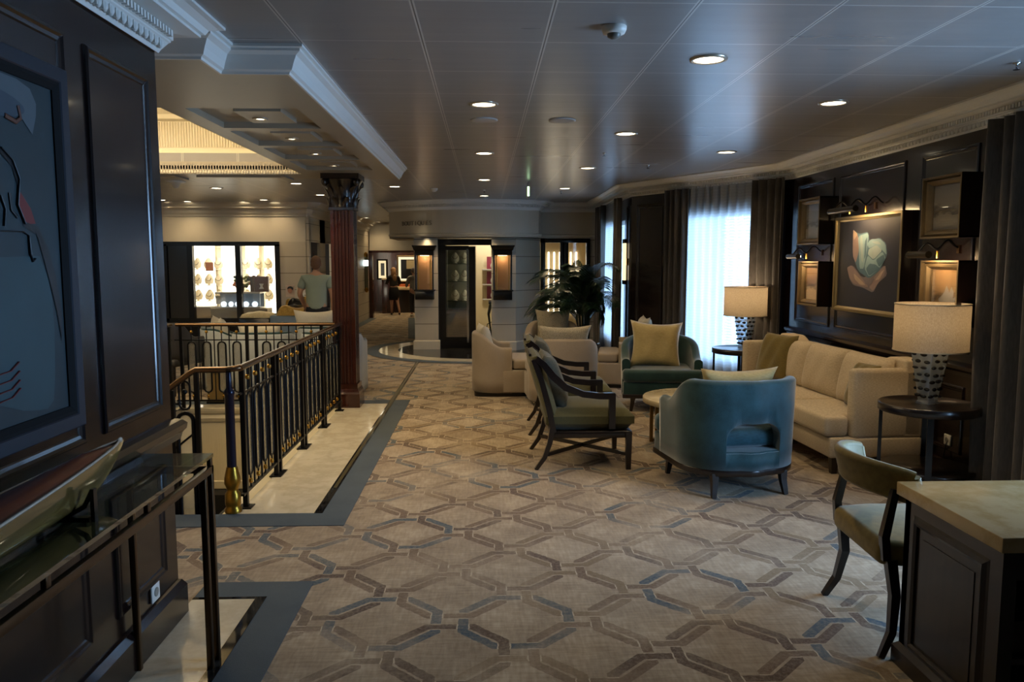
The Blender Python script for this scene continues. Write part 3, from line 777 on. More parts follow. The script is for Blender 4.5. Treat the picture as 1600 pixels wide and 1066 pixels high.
picture('framed_picture', 'framed picture with a wide cream mat on the red wall', -2.5, 1.38, .66, .86, 25.58, [GOLD, M_emit('lit cream mat',(1,.85,.55),.55), BLACK, M_plain('grey sky','8b7f63',.6)],  # mat board glows by itself, standing in for lamp light on it
        lambda q: (q.box(-.2,.3,-.02,-.014,-.32,.3,0), q.box(-.02,.3,-.024,-.02,.0,.28,1)))
picture('narrow_picture', 'narrow framed picture at the left end of the red wall', -3.3, 1.36, .34, .66, 25.58, [BLACK, M_emit('lit tan mat',(1,.8,.45),.5), BLACK],  # glow put into this mat as well, in place of lamp light
        lambda q: q.box(-.05,.07,-.02,-.014,-.2,.2,0))
q = MB(); q.box(-2.7,-1.9,25.0,25.3,.821,.90); tag(q.build('desk_papers', M_plain('orange brochures','a8552a',.6,vs=25,var=.6)), 'row of orange brochures on the reception counter', 'brochures')
for nm_, x_, y_, z_, en_ in (('shop_fill_light',-5.0,15.7,2.15,14),('boutique_fill_light',.4,16.4,2.45,16)):  # added fill lights that brighten the shop and boutique interiors
    l = bpy.data.lights.new(nm_, 'AREA'); l.energy = en_; l.color = (1,.9,.72); l.size = .8
    o = bpy.data.objects.new(nm_, l); COL.objects.link(o); o.location = (x_,y_,z_)
l = bpy.data.lights.new('reception_lamp', 'AREA'); l.energy = 26; l.color = (1,.75,.42); l.size = 1.2
o = bpy.data.objects.new('reception_lamp', l); COL.objects.link(o); o.location = (-2.5,24.2,2.6)
# ------------------------------------------------------------------ windows, sheers and drapes
def sheer_mat(dense=True):
    k = N('white sheer with ripple weave'); P = k.coord('World'); sx = k.n('ShaderNodeSeparateXYZ'); k.set(sx.inputs[0], P)
    wob = k.noise(k.coord('World', (14,14,3)), 1, 2)
    ph = k.math('ADD', k.math('MULTIPLY', sx.outputs[2], 2*pi/.036), k.math('MULTIPLY', wob, 9))
    s1 = k.math('MULTIPLY_ADD', k.math('SINE', ph), .5, .5)
    den = k.math('ADD', .90, k.math('MULTIPLY', s1, .09))
    tr = k.n('ShaderNodeBsdfTransparent'); tl = k.n('ShaderNodeBsdfTranslucent'); df = k.n('ShaderNodeBsdfDiffuse')
    tl.inputs[0].default_value = (.39,.395,.40,1); df.inputs[0].default_value = (.6,.62,.64,1)
    m1 = k.n('ShaderNodeMixShader'); m1.inputs[0].default_value = .35; k.t.links.new(tl.outputs[0], m1.inputs[1]); k.t.links.new(df.outputs[0], m1.inputs[2])
    m2 = k.n('ShaderNodeMixShader'); k.set(m2.inputs[0], den); k.t.links.new(tr.outputs[0], m2.inputs[1]); k.t.links.new(m1.outputs[0], m2.inputs[2])
    return k.end(m2.outputs[0])
SHEER = sheer_mat()
DRAPE = M_fabric('grey brown satin drape', '47433f', '5e5852', (90,90,14), .42, .15, .2, 2, .5)
def window(num, Mw, op, label):
    x0, x1, z0, z1 = op
    w = MB()
    for a in (x0, x1-.06): w.box(a, a+.06, -.12, -.04, z0, z1, 0, Mw)
    for a in (z0, z1-.06): w.box(x0, x1, -.12, -.04, a, a+.06, 0, Mw)
    o = struct(w.build('window_%d' % num, WPLAS))
    g = MB(); g.box(x0+.06, x1-.06, -.09, -.08, z0+.06, z1-.06, 0, Mw); g.build('pane', GLASS, o)
    # portal: lets the renderer sample the daylight outside through this opening
    l = bpy.data.lights.new('window_daylight', 'AREA'); l.shape = 'RECTANGLE'; l.size = x1-x0; l.size_y = z1-z0
    l.cycles.is_portal = True
    p = bpy.data.objects.new('window_daylight', l); COL.objects.link(p)
    c = Mw @ V(((x0+x1)/2, -.2, (z0+z1)/2))
    # local -z must point into the room (+y of the wall frame)
    p.matrix_world = T(*c) @ Mw.to_3x3().to_4x4() @ RX(90)
def sheer(name, label, Mw, x0, x1, z0, z1, y, n, seed):
    r_ = random.Random(seed); ph = r_.uniform(0,6)
    q = MB()
    def fn(a, b): 
        x = x0+(x1-x0)*a
        return (x, y+.022*sin(a*n*2*pi+ph)+.008*sin(a*n*5.1+2*b), z0+(z1-z0)*b)
    q.grid(fn, n*10, 6, 0, Mw)
    return tag(q.build(name, SHEER), label, 'curtain')
def drape(name, label, Mw, x0, x1, z0, z1, y, n, seed):
    r_ = random.Random(seed); ph = r_.uniform(0,6); k2 = r_.uniform(.2,.5)
    q = MB()
    def fn(a, b):
        f = .55+.45*b
        g = a+.012*sin(3*a*n+4*b)
        return (x0+(x1-x0)*g, y+.042*sin(g*n*2*pi+ph)+.018*sin(g*n*2*pi*k2+1.3+b*1.2), z0+(z1-z0)*b)
    q.grid(fn, n*12, 10, 0, Mw)
    o = q.build(name, DRAPE)
    sm = o.modifiers.new('s','SOLIDIFY'); sm.thickness = .006
    return tag(o, label, 'curtain')
window(1, MB1, W1, ''); window(2, MB2, W2, ''); window(3, MR, W3, '')
sheer('sheer_curtain', 'white sheer curtain glowing with daylight in the bay window behind the far lamp', MB1, .2, 1.8, .03, 2.56, .07, 12, 1)
sheer('sheer_curtain', 'narrow sliver of white sheer curtain in the far window behind the palm', MB2, .5, 2.4, .03, 2.56, .06, 12, 2)
drape('drape', 'grey brown drape between the far lamp and the wall of paintings', MB1, .0, .44, .02, 2.565, .13, 4, 4)
drape('drape', 'grey brown drape left of the bright bay window beside the dark wall panel', MB1, 1.56, 1.98, .02, 2.565, .13, 4, 5)
drape('drape', 'grey brown drape right of the far window sliver, beside the small wall sconce', MB2, .34, .62, .02, 2.565, .12, 3, 6)
drape('drape', 'grey brown drape left of the far window sliver, behind the palm', MB2, 1.9, 2.75, .02, 2.565, .12, 5, 7)
drape('drape', 'long grey brown drape at the right edge, beside the round side table', MR, 6.5, 7.33, .02, 2.565, .1, 6, 8)
t = thing('crystal_sconce', 'small brass wall sconce with two glass tubes beside the far window', 'lamp', (2.105,11.52,1.28))
for y in (-.04,.05):
    w = MB(); w.cyl((-.05,y,.08),(-.05,y,.62),.018,10); w.build('glass_tube', M_emit('amber glass tube',(1,.74,.38),.9) if y < 0 else bpy.data.materials['amber glass tube'], t)
    w = MB(); w.cyl((-.05,y,.62),(-.05,y,.68),.022,10); w.cyl((-.05,y,.02),(-.05,y,.08),.022,10); w.build('bracket', BLACK, t)
w = MB(); w.box(-.03,0,-.07,.08,.3,.4); w.build('back_plate', BRASS, t)

# ------------------------------------------------------------------ column
def fluted(h0, h1, s, n=5, depth=.011):
    half = s/2; poly = []
    for side in range(4):
        a = side*pi/2
        pts = []
        m = .03
        wf = (s-2*m)/n
        for i in range(n):
            x0 = -half+m+i*wf
            pts += [(x0+.006, 0)]
            for kk in range(1,6): 
                tt = pi*kk/6; pts.append((x0+.006+(wf-.012)*(1-cos(tt))/2, -depth*sin(tt)))
            pts += [(x0+wf-.006, 0)]
        for x, d in [(-half,0)]+pts:
            px, py = x, -half-d
            poly.append((px*cos(a)-py*sin(a), px*sin(a)+py*cos(a)))
    return poly
t = thing('column', 'dark fluted mahogany column with a carved leaf capital at the railing corner', 'column', (-1.565,8.88,0))
w = MB(); w.box(-.165,.165,-.165,.165,0.006,.16); w.sweep([(-.165,-.165,.16),(.165,-.165,.16),(.165,.165,.16),(-.165,.165,.16)], [(0,0),(-.01,.02),(-.02,.05),(-.035,.06),(-.04,.1),(-.04,.0)], True, side=-1); w.box(-.14,.14,-.14,.14,.16,.27); w.build('plinth', WOODR, t)
w = MB(); w.prism(fluted(0,0,.25), .27, 2.22); w.build('shaft', WOODR, t)
w = MB()
w.box(-.14,.14,-.14,.14,2.2,2.225)
w.lathe([(.155,2.225),(.15,2.3),(.16,2.4),(.19,2.48),(.22,2.53)], 24)
def leaf(mb, M, wd, h, curl):
    def fn(a, b):
        u = 2*a-1; ww = wd*(.55+.9*b*(1-b)+.15*sin(b*20))*(1-.55*b**3)
        return (u*ww, -curl*b**2.5-.012*(1-u*u)*(1-b*.3), h*b-max(0,b-.8)*h*.6)
    mb.grid(fn, 6, 10, 0, M)
for k_ in range(8):
    M = RZ(45*k_+22) @ T(0,-.15,2.225); leaf(w, M, .055, .13, .05)
    M = RZ(45*k_) @ T(0,-.145,2.28); leaf(w, M, .06, .2, .08)
for k_ in range(4):
    M = RZ(90*k_+45) @ T(0,-.235,2.50)
    w.tube([M @ V((0, -.03*cos(a)*(1-a/16)-.0, .035*sin(a)*(1-a/16))) for a in [i*.5 for i in range(24)]], .014, 6)
    w.ell((0,0,0),(.03,.045,.045),8,6,0,M)
w.box(-.205,.205,-.205,.205,2.535,2.59)
tag(w.build('capital', WOODD, t), 'black carved leaf capital')

# ------------------------------------------------------------------ railing
REED = None
def reed_mat():
    k = N('reeded glass'); b = k.n('ShaderNodeBsdfTranslucent'); b.inputs[0].default_value = (.7,.68,.6,1)
    tr = k.n('ShaderNodeBsdfTransparent'); g = k.n('ShaderNodeBsdfGlossy'); g.inputs['Roughness'].default_value = .15
    m = k.n('ShaderNodeMixShader'); m.inputs[0].default_value = .35; k.t.links.new(tr.outputs[0], m.inputs[1]); k.t.links.new(b.outputs[0], m.inputs[2])
    m2 = k.n('ShaderNodeMixShader'); m2.inputs[0].default_value = .12; k.t.links.new(m.outputs[0], m2.inputs[1]); k.t.links.new(g.outputs[0], m2.inputs[2])
    return k.end(m2.outputs[0])
REED = reed_mat()
HAND = M_plain('polished bronze handrail', '6a523a', .2, .85, var=.1)
def railing(name, label, P0, P1, bays, loops, zr=.97, posts_in_pairs=True, ext=(0,0)):
    L = dist(P0, P1); rz = math.degrees(atan2(P1[1]-P0[1], P1[0]-P0[0]))
    t = thing(name, label, 'railing', (P0[0],P0[1],0), rz, 'stairwell railings')
    w = MB(); w.tube([(-ext[0],0,zr-.02),(L+ext[1],0,zr-.02)], .027, 12, flat=.75); w.build('handrail', HAND, t)
    w = MB(); w.box(-.02,L+.02,-.012,.012,.1,.115); w.build('bottom_rail', IRON, t)
    w = MB(); w.box(-.02,L+.02,-.008,.008,.775,.787); w.build('upper_rail', IRON, t)
    bw = L/bays
    for b_ in range(bays+1):
        xs = [b_*bw] if not posts_in_pairs else ([b_*bw+.05] if b_ == 0 else [b_*bw-.05, b_*bw+.05] if b_ < bays else [b_*bw-.05])
        for x in xs:
            w = MB(); w.box(x-.016,x+.016,-.016,.016,.012,zr-.035); p = w.build('post', IRON, t)
            w = MB(); w.box(x-.05,x+.05,-.045,.045,.006,.014); w.build('base_plate', IRON, p)
    for b_ in range(bays):
        x0 = b_*bw+.05+.03; x1 = (b_+1)*bw-.05-.03; step = (x1-x0)/loops
        for j in range(loops):
            x = x0+(j+.5)*step; hw = min(.042, step*.32); zA, zB = .2, .76
            pts = [(x+hw*cos(a),0,zB-hw+hw*sin(a)) for a in [pi*i/8 for i in range(9)]]+[(x+hw*cos(a),0,zA+hw+hw*sin(a)) for a in [pi+pi*i/8 for i in range(9)]]
            w = MB(); w.tube(pts, .010, 6, True); w.cyl((x,0,zB),(x,0,zr-.04),.006,6); w.cyl((x,0,.11),(x,0,zA),.006,6); lp = w.build('loop', IRON, t)
            w = MB()
            w.prism([(p_[0]*.0+p_[0],p_[2]) for p_ in pts], -.004, .004, 0, RX(90)); w.build('reeded_glass', REED, lp)
            w = MB(); w.ell((x,0,.87),(.018,.018,.018),8,6); w.build('brass_ball', BRASS, lp)
            w = MB(); w.ell((x,0,.155),(.015,.015,.02),8,6); w.build('brass_ball', BRASS, lp)
            if j < loops-1:
                xb = x+step/2
                w = MB(); w.cyl((xb,0,.11),(xb,0,zr-.04),.0065,6); w.build('baluster', IRON, t)
    return t
railing('stair_railing', 'long black iron railing with bronze handrail along the marble landing', (-1.6,5.12), (-1.6,8.62), 4, 4, ext=(.0,.1))
railing('stair_railing', 'black iron railing across the far side of the stairwell, in front of the seats', (-3.38,8.68), (-1.75,8.68), 2, 4, ext=(.0,.1))
railing('stair_railing', 'black iron railing on the left far side of the stairwell, mostly behind the dark wall', (-3.42,6.9), (-3.42,8.62), 2, 4)
# near end: short level rail, then the rail that follows the stairs down to the left
t = thing('stair_handrail', 'bronze stair handrail turning down beside the dark panelled wall', 'railing', (-1.6,5.1,0), 0, 'stairwell railings')
w = MB(); w.tube([(.0,.05,.952),(-.03,.01,.95),(-.08,0,.945),(-.27,0,.945),(-.30,0,.93),(-.9,0,.49)], .027, 12, flat=.75); w.build('handrail', HAND, t)
for x, zt, zb in ((-.27,.93,-.1),(-.43,.81,-.25),(-.7,.61,-.5)):
    w = MB(); w.box(x-.014,x+.014,-.014,.014,zb,zt); w.build('post', IRON, t)
for x, zt in ((-.35,.66),):
    pts = [(x+.05*cos(a),0,zt-.05+.05*sin(a)) for a in [pi*i/8 for i in range(9)]]+[(x+.05*cos(a),0,zt-.75+.05*sin(a)) for a in [pi+pi*i/8 for i in range(9)]]
    w = MB(); w.tube(pts, .014, 6, True); p = w.build('loop', IRON, t)
    w = MB(); w.prism([(q_[0],q_[2]) for q_ in pts], -.004, .004, 0, RX(90)); w.build('reeded_glass', REED, p)
    pts = [(x+.035*cos(a),0,.87-.035+.035*sin(a)) for a in [pi*i/8 for i in range(9)]]+[(x+.035*cos(a),0,.72+.035*sin(a)) for a in [pi+pi*i/8 for i in range(9)]]
    w = MB(); w.tube(pts, .007, 6, True); w.ell((x,0,.80),(.018,.018,.018)); w.build('ornament', IRON, t)
w = MB(); w.tube([(-.27,0,.55),(-.7,0,.2)], .008, 6); w.build('lower_rail', IRON, t)
t = thing('newel_post', 'dark blue newel post on a turned gold foot at the near railing corner', 'post', (-1.655,5.075,0))
w = MB(); w.lathe([(.055,.006),(.055,.03),(.045,.04),(.05,.06),(.05,.13),(.035,.15),(.04,.17),(.052,.2),(.05,.24),(.036,.3),(.033,.31)], 16); w.build('gold_foot', M_plain('gold paint','9a7428',.3,.9), t)
w = MB(); w.lathe([(.03,.3),(.03,.78),(.034,.79),(.034,.81),(.018,.83),(.018,.93)], 14); w.build('shaft', M_plain('midnight blue lacquer','12142a',.25,.4), t)

# ------------------------------------------------------------------ left wall painting, console, boat, outlet
t = thing('abstract_painting', 'large blue green abstract painting on the dark left wall', 'painting', (-1.425,2.68,1.68))
CANV = M_plain('teal canvas','1a2d33',.5,var=.35,vs=5)
w = MB(); w.box(0,.015,-1.5,0,-.53,.53); w.build('canvas', CANV, t)
w = MB(); w.sweep([(0,-1.58,-.6),(0,.07,-.6),(0,.07,.6),(0,-1.58,.6)], [(0,0),(0,.03),(.004,.033),(.045,.033),(.05,.028),(.055,0)], True, (1,0,0), side=1); w.build('frame', M_plain('blue black frame','151c28',.5), t)
w = MB(); w.sweep([(0,-1.51,-.54),(0,.01,-.54),(0,.01,.54),(0,-1.51,.54)], [(-.02,.03),(0,.028),(.018,.02),(.02,0)], True, (1,0,0), side=1); w.build('liner', M_plain('matt black liner','08080a',.75,spec=.2), t)
# painted shapes: (y, z) outlines on the canvas, metres from its right edge and centre
def shape(mb, pts, x, mi): mb.add([(x,p[0],p[1]) for p in pts], [tuple(range(len(pts)))], mi)
def ring(cy, cz, ry_, rz_, n=28): return [(cy+ry_*cos(2*pi*i/n), cz+rz_*sin(2*pi*i/n)) for i in range(n)]
w = MB()
B_ = [(-1.45,-.02),(-.5,-.02),(-.33,-.021),(-.133,-.016),(-.09,-.09),(-.074,-.148),(-.07,-.25),(-.082,-.399),(-.099,-.485),(-.135,-.505),(-.19,-.501),(-.271,-.487),(-.378,-.452),(-.8,-.40),(-1.45,-.36)]
shape(w, B_, .0165, 0)
shape(w, [(-1.45,.46),(-.33,.46),(-.22,.43),(-.13,.36),(-.105,.42),(-.10,.46),(-.13,.50),(-.20,.515),(-1.45,.515)], .0168, 1)
shape(w, ring(-.42,.428,.255,.045), .0172, 2)
w.tube([(.018,-.20,.436),(-0+.018,-.19,.40),(.018,-.215,.385),(.018,-.27,.395)], .008, 6, flat=.3, mi=5)
shape(w, [(-.214,.177),(-.165,.13),(-.142,.084),(-.204,.081),(-.238,.137)], .0172, 3)
shape(w, [(-.30,.30),(-.24,.268),(-.213,.215),(-.225,.19),(-.25,.25),(-.31,.285)], .0174, 4)
shape(w, [(-.21,.09),(-.13,.075),(-.078,.003),(-.045,-.08),(-.02,-.2),(-.03,-.30),(-.05,-.2),(-.085,-.09),(-.14,.05),(-.21,.075)], .0174, 4)
for pts, r_ in (([(-.302,.298),(-.249,.268),(-.22,.215),(-.238,.137),(-.204,.081)],.007), ([(-.9,.06),(-.328,.055),(-.217,.057),(-.188,.047),(-.187,-.01),(-.176,-.034),(-.161,-.024)],.007), ([(-.32,.16),(-.30,.12),(-.31,.07)],.006), ([(-.27,.17),(-.265,.12),(-.238,.1)],.006)):
    w.tube([(.0175,a,b) for a, b in pts], r_, 6, flat=.3, mi=4)
for dz in (0,-.028,-.055,-.08):
    w.tube([(.018,a,b+dz) for a, b in [(-.46,-.37),(-.372,-.36),(-.326,-.357),(-.282,-.335)]], .006, 6, flat=.3, mi=3)
w.build('painted_figure', [M_plain('sea green paint','264147',.5,var=.25,vs=5), M_plain('pale grey paint','4c565c',.5,var=.2), M_plain('slate paint','35424d',.5), M_plain('red paint','6e2220',.5), M_plain('black paint','0e1216',.4), M_plain('rust paint','5a3426',.5)], t)

t = thing('console_table', 'bronze framed console table with a glass top along the dark left wall', 'table', (-1.1,3.15,0))
GLT = M_glass('console glass', 'b9cdc2', .16)
w = MB(); w.box(-.31,0,-2.6,0,.86,.874); w.build('glass_top', GLT, t)
w = MB(); w.box(-.31,0,-2.6,0,.845,.86) if False else None
w.box(-.022,.0,-2.6,.0,.795,.825); w.box(-.31,-.29,-2.6,0,.795,.825); w.box(-.31,0,-.022,0,.795,.825); w.box(-.31,0,-2.6,-2.575,.795,.825)
for y in (-.011,-.6,-1.2): w.box(-.02,-.004,y-.012,y+.012,.825,.86); w.box(-.3,-.28,y-.012,y+.012,.825,.86)
w.build('frame', BRONZE, t, .002)
for x, y in ((-.024,-.024),(-.024,-.1),(-.31,-.1),(-.024,-2.6),(-.31,-2.6)):
    w = MB(); w.box(x,x+.024,y,y+.024,.006,.8); w.build('leg', BRONZE, t, .002)
t = thing('model_boat', 'varnished wooden model boat on the glass console', 'model boat', (-1.25,2.68,.874))
def hull(mb, L, mi, z0, z1, full=True):
    def fn(a, b):
        # a: bow 0 .. stern 1 ; b: section angle
        y = -L*a
        wd = .085*min(1, (a/.55))**.62*(1 if a < .8 else 1-.25*(a-.8)/.2)
        sheer = .13+.03*(1-a)**2.2
        keel = .022+.105*max(0, 1-a/.2)**1.8
        th = pi*b
        return (wd*cos(th)*-1, y+.03*(1-a)*(sin(th)-1)*-1 if a < .02 else y, sheer-(sheer-keel)*sin(th)**.8)
    mb.grid(fn, 40, 18, mi)
w = MB(); hull(w, 1.5, 0, 0, 1); w.build('hull', M_wood('varnished hull','4a3a20','7a6030',.12,(1,.05,1),.6), t)
w = MB()
def deck(a, b):
    wd = .083*min(1, (a/.55))**.62; return ((2*b-1)*wd, -1.5*a, .127+.03*(1-a)**2.2+.03*min(1,a*6)*(1-(2*b-1)**2))
w.grid(deck, 30, 8); w.build('deck', M_wood('red brown deck','5a2110','86401f',.32,(1,.05,1),.1), t)
w = MB()
for sx in (-1,1): w.tube([(sx*.084*min(1,(a/.55))**.62, -1.5*a, .134+.03*(1-a)**2.2) for a in [i/20 for i in range(21)]], .005, 6)
w.ell((0,-.0,.162),(.006,.02,.012)); w.build('gunwale', M_plain('white brass trim','cbbfae',.25,.5), t)
for y in (-.36,-1.0):
    w = MB(); w.box(-.07,.07,y-.012,y+.012,.0,.014)
    w.tube([(-.078,y,.09),(-.055,y,.045),(0,y,.014),(.055,y,.045),(.078,y,.09)], .008, 6); w.box(-.088,-.076,y-.01,y+.01,0,.1); w.box(.076,.088,y-.01,y+.01,0,.1); w.build('cradle', BLACK, t)
def outlet(label, M):
    t = thing('power_outlet', label, 'outlet'); t.matrix_world = M
    w = MB(); w.box(-.04,.04,0,.012,-.04,.04); w.build('plate', WPLAS, t, .004)
    w = MB(); w.lathe([(.02,0),(.02,.003),(.016,.004)], 16, 0, T(0,.012,0) @ RX(-90)); w.build('socket', M_plain('grey socket','8d887d',.5) if 'grey socket' not in bpy.data.materials else bpy.data.materials['grey socket'], t)
outlet('white power outlet low on the dark left wall behind the console legs', T(-1.43,3.3,.23) @ RZ(-90))
outlet('white power outlet on the wall below the near round side table', T(3.45,5.62,.32) @ RZ(90))

# ------------------------------------------------------------------ paintings on the right wall
WX = 3.45
def shadow_box(label, y0, y1, z0, z1, artseed, warm, swan=False):
    """deep gilt lined box: opening faces the room (-x)"""
    t = thing('shadow_box_picture', label, 'picture', (WX,(y0+y1)/2,(z0+z1)/2), 90, 'deep framed seascapes on the panelled wall')
    w_, h_ = y1-y0, z1-z0; d = .15
    w = MB()
    for a, b_, c_, e_ in ((-w_/2,-w_/2+.012,-h_/2,h_/2),(w_/2-.012,w_/2,-h_/2,h_/2),(-w_/2,w_/2,-h_/2,-h_/2+.012),(-w_/2,w_/2,h_/2-.012,h_/2)): w.box(a,b_,0,d,c_,e_)
    w.build('outer_case', WOODD, t)
    w = MB(); w.sweep([(-w_/2,0,-h_/2),(w_/2,0,-h_/2),(w_/2,0,h_/2),(-w_/2,0,h_/2)], [(0,d-.004),(0,d+.004),(.014,d+.004),(.016,.125),(.03,.135),(.045,.13),(.06,.105),(.065,.1),(.065,.09)], True, (0,1,0), side=-1); w.build('gilt_frame', GOLD, t)
    k = N('seascape %d' % artseed); P = k.coord('Generated'); sx = k.n('ShaderNodeSeparateXYZ'); k.set(sx.inputs[0], P)
    n_ = k.noise(k.coord('Generated', (2.2,1,7)), 1.6, 5, .6)
    f = k.math('ADD', sx.outputs[2], k.math('MULTIPLY', k.math('SUBTRACT', n_, .5), .55))
    pal = [(0,'b08a62'),(.28,'c9a478'),(.36,'54473a'),(.42,'8f7658'),(.55,'cda97c'),(.9,'c09b70')] if warm else [(0,'b3aea4'),(.3,'c4bcae'),(.38,'4c4c4d'),(.45,'8d8a84'),(.6,'c2bcb0'),(.95,'b0aba2')]  # warm palette paints in the amber cast by the picture lights
    am = k.end(k.bsdf(k.ramp(f, pal), .35, 0, .4))
    w = MB(); w.box(-w_/2+.06,w_/2-.06,.07,.092,-h_/2+.06,h_/2-.06); w.build('seascape', am, t)
    if swan:
        # small white bird painted on the water
        w = MB()
        q1 = [(-.075,-.02),(-.05,-.045),(.02,-.05),(.06,-.03),(.075,-.0),(.045,-.01),(.05,.02),(.03,.045),(.015,.015),(-.01,.05),(-.025,.02),(-.045,.0)]
        w.add([(-x*1.5-.03,.094,z*1.5-.02) for x, z in q1], [tuple(range(len(q1)))]); w.build('white_bird', WHITE, t)
    w = MB(); w.box(-w_/2+.02,w_/2-.02,.107,.109,-h_/2+.06,h_/2-.06); w.build('glazing', GLASS, t)
    return t
shadow_box('upper left deep framed grey seascape on the panelled wall', 7.70, 8.22, 1.81, 2.28, 1, False)
shadow_box('lower left deep framed seascape with the amber of its picture light painted in', 7.68, 8.17, 1.19, 1.64, 2, True)
shadow_box('upper right deep framed grey seascape on the panelled wall', 5.39, 5.88, 1.81, 2.26, 3, False)
shadow_box('lower right deep framed amber lit picture with a white bird, behind the near lamp', 5.37, 5.85, 1.18, 1.65, 4, True, True)
t = thing('flower_painting', 'large square painting of a pale blue crumpled flower on dark ground in a gold frame', 'painting', (WX,6.88,1.615), 90)
w_, h_ = 1.22, .88
w = MB(); w.sweep([(-w_/2,0,-h_/2),(w_/2,0,-h_/2),(w_/2,0,h_/2),(-w_/2,0,h_/2)], [(.0,.078),(.004,.085),(.024,.085),(.03,.07),(.045,.06),(.045,0)], True, (0,1,0), side=-1); w.build('frame', M_plain('pale gold leaf','94845f',.4,.7), t)
w = MB(); w.sweep([(-w_/2,0,-h_/2),(w_/2,0,-h_/2),(w_/2,0,h_/2),(-w_/2,0,h_/2)], [(0,0),(0,.08)], True, (0,1,0), side=-1); w.build('outer_case', WOODD, t)
w = MB(); w.box(-w_/2+.04,w_/2-.04,.02,.055,-h_/2+.04,h_/2-.04); w.build('canvas', M_plain('slate black ground','2a2b33',.55,var=.12,vs=3), t)
# petals as flat painted facets (y to the left in the photo is +x here)
FLP = [M_plain('petal %s' % n, c, .6, var=.2, vs=9) for n, c in (('sky','7f9ca3'),('deep','4c6a78'),('blush','8e7a74'),('pale','93a3a3'),('mauve','736a6c'),('cream','b09a86'))]
w = MB(); z0 = .0565
# local coordinates from the photo: u right, v up, unit = canvas half height ; u maps to -x
def fac(pts, mi, dz):
    q_ = []
    for (a0, b0), (a1, b1) in zip(pts, pts[1:]+pts[:1]): q_ += [(a0*.86+a1*.14, b0*.86+b1*.14), (a0*.14+a1*.86, b0*.14+b1*.86)]
    pts = q_
    w.add([(-u*.53, z0+dz, v*.40) for u, v in pts], [tuple(range(len(pts)))], mi)
fac([(-.72,-.08),(-.5,-.02),(-.15,-.3),(.25,-.22),(.6,0),(.68,-.22),(.4,-.4),(.25,-.62),(-.1,-.52),(-.45,-.48),(-.6,-.35)],4,0)
fac([(-.72,-.08),(-.55,-.02),(-.2,-.28),(.1,-.5),(-.1,-.5),(-.45,-.44),(-.62,-.3)],2,.0004)
fac([(.1,-.5),(.3,-.24),(.62,.0),(.6,-.22),(.42,-.38),(.25,-.58)],2,.0005)
fac([(-.55,.78),(-.52,.2),(-.3,-.15),(.1,-.32),(.45,-.12),(.66,.2),(.6,.45),(.38,.58),(.05,.5),(.0,.72),(-.3,.68)],1,.0008)
fac([(-.55,.78),(-.35,.66),(-.3,.3),(-.4,.02),(-.52,.2)],2,.0012); fac([(-.55,.8),(-.36,.68),(-.5,.54)],5,.0016)
fac([(-.35,.64),(.02,.7),(-.02,.3),(-.1,-.1),(-.25,-.1),(-.3,.3)],0,.0014)
fac([(-.02,.45),(.1,.55),(.4,.55),(.58,.44),(.64,.2),(.5,.3),(.3,.42),(.05,.35)],0,.0016)
fac([(.05,.34),(.3,.42),(.5,.3),(.22,.1),(.02,.22)],3,.0018); fac([(.02,.2),(.22,.08),(.5,.28),(.62,.12),(.4,-.1),(.1,-.28),(-.08,-.08)],0,.002)
fac([(.1,.02),(.3,.0),(.45,-.08),(.1,-.26),(-.02,-.1)],1,.0024); fac([(.3,.1),(.55,.22),(.6,.1),(.42,-.06)],1,.0026)
fac([(-.28,.6),(-.2,.66),(-.14,.3),(-.12,.02),(-.2,.1)],3,.0028); fac([(-.1,.5),(-.02,.62),(-.04,.2),(-.09,.1)],1,.003)
fac([(.12,.5),(.36,.5),(.46,.42),(.25,.45)],3,.0032); fac([(-.45,-.2),(-.2,-.34),(0,-.46),(-.2,-.46),(-.4,-.34)],5,.003)
fac([(.3,-.35),(.5,-.15),(.6,-.1),(.45,-.32)],5,.0032); fac([(-.05,-.42),(.12,-.34),(.3,-.3),(.15,-.48)],4,.0034)
w.build('painted_flower', FLP, t)
def picture_light(label, y, z, wide, offs):
    t = thing('picture_light', label, 'lamp', (WX,y,z), 90, 'brass picture lights on the panelled wall')
    w = MB(); w.box(-.015,.015,0,.012,.0,.06) ; w.build('back_plate', BRONZE, t)
    hw = wide/2
    for x in ([0] if wide < .4 else [-.15, .15]):
        w = MB(); w.tube([(x, .01+.31*u, .045+.055*sin(pi*u*2)**2-.05*u*u) for u in [i/24 for i in range(25)]], .008, 6); w.build('arm', IRON, t)
        w = MB(); w.cyl((x,.16,.02),(x,.16,-.035),.009,8); w.build('switch', BRASS, t)
    w = MB(); w.tube([(-hw,.30,-.01),(hw,.30,-.01)], .026, 12); w.build('shade', M_plain('dark brass shade','4d4330',.3,.8) if 'dark brass shade' not in bpy.data.materials else bpy.data.materials['dark brass shade'], t)
    w = MB(); w.box(-hw*.9,hw*.9,.268,.274,-.018,-.004); w.build('bulb', M_emit('warm picture bulb',(1,.72,.36),16) if 'warm picture bulb' not in bpy.data.materials else bpy.data.materials['warm picture bulb'], t)
    l = bpy.data.lights.new('picture_lamp', 'AREA'); l.shape = 'RECTANGLE'; l.size = wide*.8; l.size_y = .02; l.energy = offs; l.color = (1,.66,.34); l.spread = R(150)
    o = bpy.data.objects.new('picture_lamp', l); COL.objects.link(o); o.parent = t; o.location = (0,.25,-.03); o.rotation_euler = (R(-48),0,0)
    return t
picture_light('brass picture light between the two left seascapes', 7.95, 1.70, .26, .9)
picture_light('brass picture light between the two right seascapes', 5.62, 1.70, .26, .9)
picture_light('long brass picture light with curled arms above the flower painting', 6.88, 2.10, .5, 1.7)
